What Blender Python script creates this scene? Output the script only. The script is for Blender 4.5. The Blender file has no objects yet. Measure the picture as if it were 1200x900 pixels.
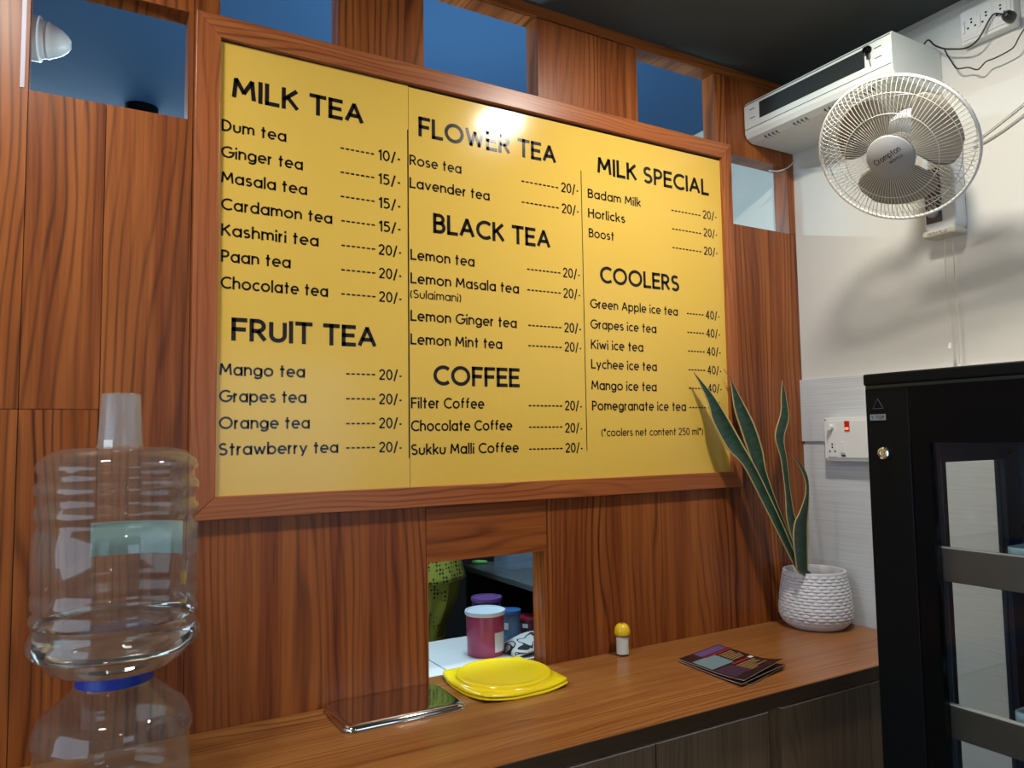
import bpy, bmesh, math, random
from math import sin, cos, pi, radians as R, sqrt, atan2
from mathutils import Vector, Matrix

random.seed(7)
sc = bpy.context.scene
col = sc.collection

# ------------------------------------------------------------------ camera
FPX = 883.898
CAM = Vector((-2.0016, -1.6, 1.455))
YAW, PITCH, ROLL = 0.5283676, 0.0721045, -0.0147566
FW = Vector((sin(YAW)*cos(PITCH), cos(YAW)*cos(PITCH), sin(PITCH)))
_r0 = Vector((cos(YAW), -sin(YAW), 0)); _u0 = _r0.cross(FW)
RT = _r0*cos(ROLL) + _u0*sin(ROLL)
UP = _u0*cos(ROLL) - _r0*sin(ROLL)
cd = bpy.data.cameras.new('camera'); cam = bpy.data.objects.new('camera', cd); col.objects.link(cam)
cd.sensor_fit = 'HORIZONTAL'; cd.sensor_width = 36.0; cd.lens = 36.0*FPX/1200.0
cd.clip_start = 0.02; cd.clip_end = 100
m = Matrix.Identity(4)
for i in range(3):
    m[i][0] = RT[i]; m[i][1] = UP[i]; m[i][2] = -FW[i]; m[i][3] = CAM[i]
cam.matrix_world = m
sc.camera = cam

# ------------------------------------------------------------------ view, world, lights
sc.view_settings.view_transform = 'Standard'
sc.view_settings.look = 'None'
sc.view_settings.gamma = 1
sc.view_settings.use_curve_mapping = False
sc.view_settings.exposure = 0.0
w = bpy.data.worlds.new('sky'); sc.world = w; w.use_nodes = True
bg = w.node_tree.nodes['Background']
bg.inputs[0].default_value = (0.62, 0.80, 1.0, 1); bg.inputs[1].default_value = 2.6

def area(name, loc, target, size, power, color, shape='DISK', size_y=None, spread=None):
    l = bpy.data.lights.new(name, 'AREA'); l.shape = shape; l.size = size
    if size_y: l.size_y = size_y
    l.energy = power; l.color = color
    if spread: l.spread = spread
    o = bpy.data.objects.new(name, l); col.objects.link(o); o.location = loc
    d = Vector(target) - Vector(loc)
    o.rotation_euler = d.to_track_quat('-Z', 'Y').to_euler()
    return o
WARM = (1.0, 0.945, 0.85); COOL = (0.62, 0.88, 1.0)
area('ceiling_light_counter', (-0.715, -0.665, 2.575), (-0.715, -0.665, 0), 0.12, 16, WARM)
area('ceiling_light_room', (-2.25, -0.62, 2.575), (-2.25, -0.62, 0), 0.20, 13, WARM)
area('ceiling_light_rear', (-1.6, -2.7, 2.575), (-1.6, -2.7, 0), 0.20, 4, WARM)
area('kitchen_tube_light', (-2.0, 1.78, 2.565), (-1.9, 0.3, 2.40), 1.1, 30, COOL, 'RECTANGLE', 0.03)

kl = bpy.data.lights.new('kitchen_fill_light', 'POINT'); kl.energy = 24; kl.color = COOL; kl.shadow_soft_size = 0.12  # unseen fill light added to brighten the kitchen ceiling and worktop
ko = bpy.data.objects.new('kitchen_fill_light', kl); col.objects.link(ko); ko.location = (-1.12, 0.21, 1.80)

def at(px, py, X=None, Y=None, Z=None):
    d = FW + RT*((px-600)/FPX) - UP*((py-450)/FPX)
    if X is not None: t = (X-CAM.x)/d.x
    elif Y is not None: t = (Y-CAM.y)/d.y
    else: t = (Z-CAM.z)/d.z
    return CAM + d*t

# ------------------------------------------------------------------ materials
def new_mat(name):
    m = bpy.data.materials.new(name); m.use_nodes = True
    return m, m.node_tree.nodes, m.node_tree.links, m.node_tree.nodes['Principled BSDF']
def plain(name, c, rough=0.5, metal=0.0, spec=0.5, noise=0.0, nscale=30, coat=0.0, bump=0.0):
    m, n, l, b = new_mat(name)
    b.inputs['Base Color'].default_value = (*c, 1); b.inputs['Roughness'].default_value = rough
    b.inputs['Metallic'].default_value = metal; b.inputs['Specular IOR Level'].default_value = spec
    b.inputs['Coat Weight'].default_value = coat
    if noise or bump:
        tc = n.new('ShaderNodeTexCoord'); t = n.new('ShaderNodeTexNoise'); t.inputs['Scale'].default_value = nscale
        t.inputs['Detail'].default_value = 4
        l.new(tc.outputs['Object'], t.inputs['Vector'])
        if noise:
            mx = n.new('ShaderNodeMix'); mx.data_type = 'RGBA'
            mx.inputs[6].default_value = (*[x*(1-noise) for x in c], 1)
            mx.inputs[7].default_value = (*[min(1, x*(1+noise)) for x in c], 1)
            l.new(t.outputs['Fac'], mx.inputs[0]); l.new(mx.outputs[2], b.inputs['Base Color'])
        if bump:
            bp = n.new('ShaderNodeBump'); bp.inputs['Strength'].default_value = bump; bp.inputs['Distance'].default_value = 0.002
            l.new(t.outputs['Fac'], bp.inputs['Height']); l.new(bp.outputs['Normal'], b.inputs['Normal'])
    return m
def ramp(n, stops, interp='LINEAR'):
    r = n.new('ShaderNodeValToRGB'); r.color_ramp.interpolation = interp
    e = r.color_ramp.elements
    while len(e) < len(stops): e.new(0.5)
    for k, (p, c) in enumerate(stops):
        e[k].position = p; e[k].color = (*c, 1) if len(c) == 3 else c
    return r
def wood(name, light, mid, dark, rough=0.34, lines=0.75, spec=0.4, freq=1.0, band=0.5):
    """veneer: grain runs along V of the UV map (metres)"""
    m, n, l, b = new_mat(name)
    uv = n.new('ShaderNodeUVMap'); uv.uv_map = 'UVMap'
    def mapped(su, sv):
        mp = n.new('ShaderNodeMapping'); mp.inputs['Scale'].default_value = (su, sv, 1)
        l.new(uv.outputs[0], mp.inputs['Vector']); return mp.outputs[0]
    def noise(vec, detail=3, rough_=0.55, dist=0.0):
        t = n.new('ShaderNodeTexNoise'); t.inputs['Scale'].default_value = 1; t.inputs['Detail'].default_value = detail
        t.inputs['Roughness'].default_value = rough_; t.inputs['Distortion'].default_value = dist
        l.new(vec, t.inputs['Vector']); return t.outputs['Fac']
    def mth(op, a, b_, c=None):
        t = n.new('ShaderNodeMath'); t.operation = op
        for k, x in enumerate((a, b_, c)):
            if x is None: continue
            if isinstance(x, (int, float)): t.inputs[k].default_value = x
            else: l.new(x, t.inputs[k])
        return t.outputs[0]
    big = noise(mapped(5*freq, 0.75*freq), 2.5, 0.5)          # cathedral figure
    sep = n.new('ShaderNodeSeparateXYZ'); l.new(uv.outputs[0], sep.inputs[0])
    ph = mth('MULTIPLY_ADD', big, 62.0, mth('MULTIPLY', sep.outputs[0], 300.0*freq))
    s = mth('SINE', ph, 0)
    ln = mth('POWER', mth('MULTIPLY_ADD', s, 0.5, 0.5), 4.0)  # thin dark lines
    fade = noise(mapped(9*freq, 0.9*freq), 3, 0.6)
    fd = mth('MULTIPLY', ln, mth('MAXIMUM', mth('MULTIPLY_ADD', fade, 3.6, -1.15), 0.0))
    fib = noise(mapped(260, 5.0), 4, 0.65)
    bands = noise(mapped(22*freq, 0.5), 3, 0.6)
    mixv = mth('MULTIPLY_ADD', mth('SUBTRACT', fib, 0.5), 0.7, mth('MULTIPLY_ADD', mth('SUBTRACT', bands, 0.5), band*2.4, 0.5))
    r1 = ramp(n, [(0.0, dark), (0.28, mid), (0.75, light), (1.0, [x*1.08 for x in light])]); l.new(mixv, r1.inputs[0])
    mx = n.new('ShaderNodeMix'); mx.data_type = 'RGBA'
    mx.inputs[7].default_value = (*[x*0.45 for x in dark], 1)
    l.new(mth('MINIMUM', mth('MULTIPLY', fd, lines), 0.92), mx.inputs[0]); l.new(r1.outputs[0], mx.inputs[6])
    l.new(mx.outputs[2], b.inputs['Base Color'])
    b.inputs['Roughness'].default_value = rough; b.inputs['Specular IOR Level'].default_value = spec
    bp = n.new('ShaderNodeBump'); bp.inputs['Strength'].default_value = 0.12; bp.inputs['Distance'].default_value = 0.001
    l.new(fib, bp.inputs['Height']); l.new(bp.outputs['Normal'], b.inputs['Normal'])
    return m
def clear(name, tint=(0.95, 0.97, 0.97), gloss=0.05, base=0.05, edge=0.75, haze=0.0, hazec=(0.7, 0.75, 0.78)):
    """thin clear plastic or glass: transparent with fresnel gloss and a little milkiness"""
    m, n, l, b = new_mat(name); n.remove(b)
    out = n['Material Output']
    tr = n.new('ShaderNodeBsdfTransparent'); tr.inputs[0].default_value = (*tint, 1)
    gl = n.new('ShaderNodeBsdfGlossy'); gl.inputs['Roughness'].default_value = gloss; gl.inputs[0].default_value = (1, 1, 1, 1)
    lw = n.new('ShaderNodeLayerWeight'); lw.inputs['Blend'].default_value = 0.35
    ma = n.new('ShaderNodeMath'); ma.operation = 'POWER'; ma.inputs[1].default_value = 2.6
    mb = n.new('ShaderNodeMath'); mb.operation = 'MULTIPLY_ADD'; mb.inputs[1].default_value = edge; mb.inputs[2].default_value = base
    l.new(lw.outputs['Facing'], ma.inputs[0]); l.new(ma.outputs[0], mb.inputs[0])
    mix = n.new('ShaderNodeMixShader'); l.new(mb.outputs[0], mix.inputs[0]); l.new(tr.outputs[0], mix.inputs[1]); l.new(gl.outputs[0], mix.inputs[2])
    last = mix
    if haze:
        df = n.new('ShaderNodeBsdfDiffuse'); df.inputs[0].default_value = (*hazec, 1)
        m2 = n.new('ShaderNodeMixShader'); m2.inputs[0].default_value = haze
        l.new(last.outputs[0], m2.inputs[1]); l.new(df.outputs[0], m2.inputs[2]); last = m2
    l.new(last.outputs[0], out.inputs['Surface'])
    return m

M = {}
M['teak'] = wood('teak_veneer', (0.34, 0.100, 0.021), (0.195, 0.046, 0.0088), (0.078, 0.0145, 0.003), rough=0.36, spec=0.35, band=0.7, lines=0.7)
M['frame_wood'] = wood('frame_wood', (0.42, 0.135, 0.040), (0.29, 0.074, 0.020), (0.13, 0.028, 0.008), lines=0.5, freq=1.5)
M['counter_wood'] = wood('counter_wood', (0.36, 0.150, 0.042), (0.25, 0.088, 0.022), (0.11, 0.033, 0.009), rough=0.28, lines=0.5, freq=1.5, band=0.6)
M['door_wood'] = wood('walnut_laminate', (0.21, 0.135, 0.075), (0.15, 0.092, 0.050), (0.08, 0.047, 0.025), rough=0.42, lines=0.35, freq=1.6)
M['fascia'] = wood('dark_edge_band', (0.06, 0.036, 0.02), (0.045, 0.026, 0.014), (0.025, 0.014, 0.008), lines=0.2)
M['edge_white'] = plain('pale_edge_band', (0.50, 0.42, 0.34), 0.4)
M['yellow_print'] = plain('yellow_print', (0.74, 0.475, 0.085), 0.15, spec=0.32, noise=0.02, nscale=60, bump=0.04)
M['ink'] = plain('black_ink', (0.016, 0.012, 0.014), 0.17, spec=0.32)
M['black_board'] = plain('shadow_gap_black', (0.01, 0.009, 0.009), 0.6)
M['paint'] = plain('cream_wall_paint', (0.63, 0.62, 0.57), 0.7, noise=0.03, nscale=8, bump=0.03)
M['ceil'] = plain('dark_ceiling_paint', (0.045, 0.052, 0.052), 0.75, noise=0.05, nscale=6)
M['ceil_blue'] = plain('blue_ceiling_paint', (0.038, 0.125, 0.29), 0.8, noise=0.03, nscale=5)
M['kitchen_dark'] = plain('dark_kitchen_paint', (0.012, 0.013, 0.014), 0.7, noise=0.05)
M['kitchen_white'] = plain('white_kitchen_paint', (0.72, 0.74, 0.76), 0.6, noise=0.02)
M['floor'] = plain('floor_tile', (0.42, 0.40, 0.37), 0.35, noise=0.06, nscale=3)
M['room_paint'] = plain('room_paint', (0.55, 0.52, 0.46), 0.7, noise=0.03)
M['white_plastic'] = plain('white_plastic', (0.72, 0.72, 0.69), 0.35, noise=0.03)
M['white_metal'] = plain('white_powder_coat', (0.70, 0.74, 0.71), 0.38, noise=0.02)
M['black_plastic'] = plain('black_plastic', (0.012, 0.012, 0.013), 0.35)
M['black_gloss'] = plain('black_gloss', (0.003, 0.0035, 0.004), 0.2, spec=0.12)
M['black_frame'] = plain('black_frame', (0.0035, 0.0045, 0.005), 0.4, spec=0.12)
M['blue_reflection'] = plain('dark_frame_blue_reflection', (0.022, 0.052, 0.100), 0.3, spec=0.15)  # blue reflection on the dark frame painted into its base colour
M['steel'] = plain('brushed_steel', (0.16, 0.155, 0.135), 0.38, metal=1.0, noise=0.08, nscale=8)
M['mirror_steel'] = plain('polished_steel', (0.78, 0.77, 0.75), 0.06, metal=1.0)
M['chrome'] = plain('chrome', (0.7, 0.7, 0.7), 0.15, metal=1.0)
M['dark_slot'] = plain('grille_dark', (0.02, 0.024, 0.024), 0.4)
M['plate_yellow'] = plain('yellow_melamine', (0.88, 0.66, 0.010), 0.2, coat=0.2)
M['lid_yellow'] = plain('yellow_cap', (0.80, 0.52, 0.012), 0.3)
M['salt'] = plain('white_salt', (0.80, 0.78, 0.74), 0.8)
M['jar_plastic'] = clear('clear_bottle_plastic', (0.83, 0.865, 0.845), 0.035, 0.05, 0.85, 0.055, (0.50, 0.55, 0.53))
M['frost'] = clear('frosted_tumbler', (0.86, 0.85, 0.85), 0.25, 0.05, 0.35, 0.12, (0.74, 0.74, 0.74))
M['sticker_clear'] = clear('milky_sticker', (0.75, 0.80, 0.80), 0.3, 0.05, 0.1, 0.80, (0.62, 0.76, 0.74))
M['glass'] = clear('cabinet_glass', (0.96, 0.975, 0.97), 0.03, 0.02, 0.35)
M['clear_box'] = clear('clear_acrylic', (0.80, 0.87, 0.93), 0.08, 0.08, 0.6, 0.10, (0.6, 0.7, 0.8))
M['blue_cap'] = plain('blue_cap_plastic', (0.006, 0.030, 0.30), 0.35)
M['pot'] = plain('white_ceramic_pot', (0.66, 0.66, 0.70), 0.45, noise=0.04, nscale=40)
M['pot_seam'] = plain('pot_seam', (0.25, 0.25, 0.28), 0.7)
M['soil'] = plain('potting_soil', (0.05, 0.035, 0.025), 0.9, noise=0.4, nscale=120, bump=0.6)
M['guard'] = plain('cream_guard_wire', (0.62, 0.60, 0.53), 0.4)
M['blade'] = plain('beige_fan_blade', (0.22, 0.20, 0.165), 0.45)
M['badge'] = plain('grey_badge', (0.33, 0.33, 0.33), 0.4, noise=0.04)
M['fan_body'] = plain('pale_fan_body', (0.66, 0.70, 0.74), 0.35)
M['fan_panel'] = plain('purple_fan_panel', (0.075, 0.060, 0.075), 0.35)
M['cord'] = plain('pale_cord', (0.50, 0.48, 0.43), 0.6)
M['red_lamp'] = plain('red_rocker', (0.55, 0.02, 0.008), 0.3)
M['rail_glint'] = plain('painted_rail_highlight', (0.62, 0.64, 0.62), 0.3)  # painted highlight for the top edge of the shelf rails
M['water'] = None
mw, n, l, b = new_mat('drinking_water'); M['water'] = mw
b.inputs['Transmission Weight'].default_value = 1; b.inputs['IOR'].default_value = 1.33; b.inputs['Roughness'].default_value = 0
b.inputs['Base Color'].default_value = (0.96, 0.97, 0.95, 1)
# glowing rocker neon
mg, n, l, b = new_mat('neon_glow'); M['neon'] = mg
b.inputs['Base Color'].default_value = (0.8, 0.1, 0.05, 1); b.inputs['Emission Color'].default_value = (1, 0.25, 0.12, 1); b.inputs['Emission Strength'].default_value = 1.4
# wall tile: fine horizontal streaks
mt, n, l, b = new_mat('streaked_wall_tile'); M['tile'] = mt
tc = n.new('ShaderNodeTexCoord'); mp = n.new('ShaderNodeMapping'); mp.inputs['Scale'].default_value = (4, 4, 330)
tn = n.new('ShaderNodeTexNoise'); tn.inputs['Scale'].default_value = 1; tn.inputs['Detail'].default_value = 3
l.new(tc.outputs['Object'], mp.inputs[0]); l.new(mp.outputs[0], tn.inputs['Vector'])
rp = ramp(n, [(0.3, (0.49, 0.51, 0.52)), (0.7, (0.62, 0.64, 0.65))]); l.new(tn.outputs['Fac'], rp.inputs[0]); l.new(rp.outputs[0], b.inputs['Base Color'])
b.inputs['Roughness'].default_value = 0.3
# snake plant leaf: U across the leaf
ml, n, l, b = new_mat('snake_plant_leaf'); M['leaf'] = ml
uv = n.new('ShaderNodeUVMap'); uv.uv_map = 'UVMap'; sp = n.new('ShaderNodeSeparateXYZ'); l.new(uv.outputs[0], sp.inputs[0])
mp = n.new('ShaderNodeMapping'); mp.inputs['Scale'].default_value = (1.5, 60, 1); l.new(uv.outputs[0], mp.inputs[0])
tn = n.new('ShaderNodeTexNoise'); tn.inputs['Scale'].default_value = 1; tn.inputs['Detail'].default_value = 3; tn.inputs['Distortion'].default_value = 0.8
l.new(mp.outputs[0], tn.inputs['Vector'])
rp = ramp(n, [(0.35, (0.006, 0.024, 0.012)), (0.55, (0.010, 0.045, 0.022)), (0.75, (0.030, 0.085, 0.045))]); l.new(tn.outputs['Fac'], rp.inputs[0])
a1 = n.new('ShaderNodeMath'); a1.operation = 'SUBTRACT'; a1.inputs[1].default_value = 0.5; l.new(sp.outputs[0], a1.inputs[0])
a2 = n.new('ShaderNodeMath'); a2.operation = 'ABSOLUTE'; l.new(a1.outputs[0], a2.inputs[0])
a3 = n.new('ShaderNodeMath'); a3.operation = 'GREATER_THAN'; a3.inputs[1].default_value = 0.42; l.new(a2.outputs[0], a3.inputs[0])
mx = n.new('ShaderNodeMix'); mx.data_type = 'RGBA'; l.new(a3.outputs[0], mx.inputs[0]); l.new(rp.outputs[0], mx.inputs[6])
mx.inputs[7].default_value = (0.44, 0.33, 0.13, 1); l.new(mx.outputs[2], b.inputs['Base Color']); b.inputs['Roughness'].default_value = 0.38
# lace tunic
mc, n, l, b = new_mat('olive_lace_cloth'); M['lace'] = mc
tc = n.new('ShaderNodeTexCoord')
vo = n.new('ShaderNodeTexVoronoi'); vo.inputs['Scale'].default_value = 85; vo.inputs['Randomness'].default_value = 0.25; l.new(tc.outputs['Object'], vo.inputs['Vector'])
lt = n.new('ShaderNodeMath'); lt.operation = 'LESS_THAN'; lt.inputs[1].default_value = 0.36; l.new(vo.outputs['Distance'], lt.inputs[0])
nz = n.new('ShaderNodeTexNoise'); nz.inputs['Scale'].default_value = 9; l.new(tc.outputs['Object'], nz.inputs['Vector'])
gt = n.new('ShaderNodeMath'); gt.operation = 'GREATER_THAN'; gt.inputs[1].default_value = 0.52; l.new(nz.outputs['Fac'], gt.inputs[0])
mm = n.new('ShaderNodeMath'); mm.operation = 'MULTIPLY'; l.new(lt.outputs[0], mm.inputs[0]); l.new(gt.outputs[0], mm.inputs[1])
mx = n.new('ShaderNodeMix'); mx.data_type = 'RGBA'; mx.inputs[6].default_value = (0.25, 0.30, 0.04, 1); mx.inputs[7].default_value = (0.012, 0.014, 0.006, 1)
l.new(mm.outputs[0], mx.inputs[0]); l.new(mx.outputs[2], b.inputs['Base Color']); b.inputs['Roughness'].default_value = 0.8
M['lace_hem'] = mc.copy(); M['lace_hem'].name = 'olive_lace_hem'
for nd in M['lace_hem'].node_tree.nodes:
    if nd.type == 'MATH' and nd.operation == 'GREATER_THAN': nd.inputs[1].default_value = 0.0
# black on white printed cloth
mk, n, l, b = new_mat('black_white_print_cloth'); M['print_cloth'] = mk
tc = n.new('ShaderNodeTexCoord'); tn = n.new('ShaderNodeTexNoise'); tn.inputs['Scale'].default_value = 19; tn.inputs['Detail'].default_value = 1.0; tn.inputs['Distortion'].default_value = 0.6
l.new(tc.outputs['Object'], tn.inputs['Vector'])
wh, bk = (0.6, 0.6, 0.6), (0.012, 0.014, 0.018)
rp = ramp(n, [(0.0, wh), (0.40, wh), (0.41, bk), (0.44, bk), (0.45, wh), (0.565, wh), (0.575, bk), (0.61, bk), (0.62, wh)]); l.new(tn.outputs['Fac'], rp.inputs[0]); l.new(rp.outputs[0], b.inputs['Base Color'])
b.inputs['Roughness'].default_value = 0.85

# ------------------------------------------------------------------ mesh helpers
ORG = {}
class MB:
    def __init__(s): s.bm = bmesh.new(); s.uv = s.bm.loops.layers.uv.new('UVMap')
    def v(s, p): return s.bm.verts.new(Vector(p))
    def face(s, vs, mi=0, uvs=None):
        try: f = s.bm.faces.new(vs)
        except ValueError: return None
        f.material_index = mi
        if uvs:
            for lp, q in zip(f.loops, uvs): lp[s.uv].uv = q
        return f
    def quad(s, a, b, c, d, mi=0, uvs=None): return s.face([s.v(x) for x in (a, b, c, d)], mi, uvs)
    def box(s, lo, hi, grain='z', mi=0, off=None, skip=()):
        x0, y0, z0 = lo; x1, y1, z1 = hi
        P = [(x0,y0,z0),(x1,y0,z0),(x1,y1,z0),(x0,y1,z0),(x0,y0,z1),(x1,y0,z1),(x1,y1,z1),(x0,y1,z1)]
        V = [s.v(p) for p in P]
        g = 'xyz'.index(grain)
        ou, ov = off if off else (random.random()*40, random.random()*40)
        for nm, q, na in (('z0',(0,3,2,1),2),('z1',(4,5,6,7),2),('y0',(0,1,5,4),1),('y1',(2,3,7,6),1),('x0',(0,4,7,3),0),('x1',(1,2,6,5),0)):
            if nm in skip: continue
            ax = [a for a in (0,1,2) if a != na]
            if g in ax: va = g; ua = [a for a in ax if a != g][0]
            else: ua, va = ax
            s.face([V[i] for i in q], mi, [(P[i][ua]+ou+na*3.3, P[i][va]+ov) for i in q])
        return V
    def lathe(s, prof, c, axis=(0,0,1), n=48, mi=0, close=False, ang=None, uvscale=1.0):
        A = Vector(axis).normalized(); e1 = A.orthogonal().normalized(); e2 = A.cross(e1)
        if abs(A.z) > 0.99: e1 = Vector((1,0,0)); e2 = Vector((0,1,0)) if A.z > 0 else Vector((0,-1,0))
        c = Vector(c); rows = []
        for r, h in prof:
            if r < 1e-6: rows.append([s.v(c + A*h)])
            else: rows.append([s.v(c + A*h + (e1*cos(2*pi*k/n) + e2*sin(2*pi*k/n))*r) for k in range(n)])
        for i in range(len(rows)-1):
            a, b_ = rows[i], rows[i+1]
            for k in range(n):
                k2 = (k+1) % n
                if len(a) == 1 and len(b_) == 1: continue
                if len(a) == 1: s.face([a[0], b_[k2], b_[k]], mi)
                elif len(b_) == 1: s.face([a[k], a[k2], b_[0]], mi)
                else: s.face([a[k], a[k2], b_[k2], b_[k]], mi, [(k/n, i), ((k+1)/n, i), ((k+1)/n, i+1), (k/n, i+1)])
        return rows
    def tube(s, pts, r, n=8, mi=0, cyclic=False, caps=True):
        pts = [Vector(p) for p in pts]; N = len(pts)
        rad = r if isinstance(r, (list, tuple)) else [r]*N
        rows = []; up = None
        for i in range(N):
            a = pts[(i-1) % N] if cyclic or i > 0 else pts[i]; b_ = pts[(i+1) % N] if cyclic or i < N-1 else pts[i]
            t = (b_ - a).normalized()
            if up is None: up = t.orthogonal().normalized()
            up = (up - t*up.dot(t))
            if up.length < 1e-6: up = t.orthogonal()
            up.normalize(); sd = t.cross(up)
            rows.append([s.v(pts[i] + (up*cos(2*pi*k/n) + sd*sin(2*pi*k/n))*rad[i]) for k in range(n)])
        for i in range(N if cyclic else N-1):
            a, b_ = rows[i], rows[(i+1) % N]
            for k in range(n): s.face([a[k], b_[k], b_[(k+1) % n], a[(k+1) % n]], mi)
        if caps and not cyclic: s.face(list(rows[0]), mi); s.face(list(reversed(rows[-1])), mi)
    def prism(s, outline, d, mi=0):
        """outline (list of 3-D points) extruded by vector d"""
        d = Vector(d); a = [s.v(p) for p in outline]; b_ = [s.v(Vector(p)+d) for p in outline]
        s.face(list(reversed(a)), mi); s.face(b_, mi)
        for k in range(len(a)): s.face([a[k], a[(k+1) % len(a)], b_[(k+1) % len(a)], b_[k]], mi)
    def build(s, name, mat, parent=None, smooth=False, bevel=0, seg=2, recalc=True):
        if recalc: bmesh.ops.recalc_face_normals(s.bm, faces=s.bm.faces)
        org = ORG.get(parent.name, Vector()) if parent else Vector()
        if org.length: bmesh.ops.translate(s.bm, verts=s.bm.verts, vec=-org)
        me = bpy.data.meshes.new(name); s.bm.to_mesh(me); s.bm.free()
        for x in (mat if isinstance(mat, (list, tuple)) else [mat]): me.materials.append(x)
        if smooth is True:
            for p in me.polygons: p.use_smooth = True
        o = bpy.data.objects.new(name, me); col.objects.link(o)
        if smooth == 'auto':
            for p in me.polygons: p.use_smooth = True
            try: me.set_sharp_from_angle(angle=R(40))
            except Exception: pass
        if parent: o.parent = parent; ORG[o.name] = org
        if bevel:
            md = o.modifiers.new('bevel', 'BEVEL'); md.width = bevel; md.segments = seg; md.limit_method = 'ANGLE'; md.angle_limit = R(50)
        return o
def tag(o, label, cat, group=None, kind=None):
    o['label'] = label; o['category'] = cat
    if group: o['group'] = group
    if kind: o['kind'] = kind
    return o
def thing(name, label, cat, loc, group=None):
    o = bpy.data.objects.new(name, None); col.objects.link(o); o.location = loc; o.empty_display_size = 0.05
    ORG[o.name] = Vector(loc); return tag(o, label, cat, group)
def struct(o, label=None):
    o['kind'] = 'structure'
    if label: o['label'] = label
    return o

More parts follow.
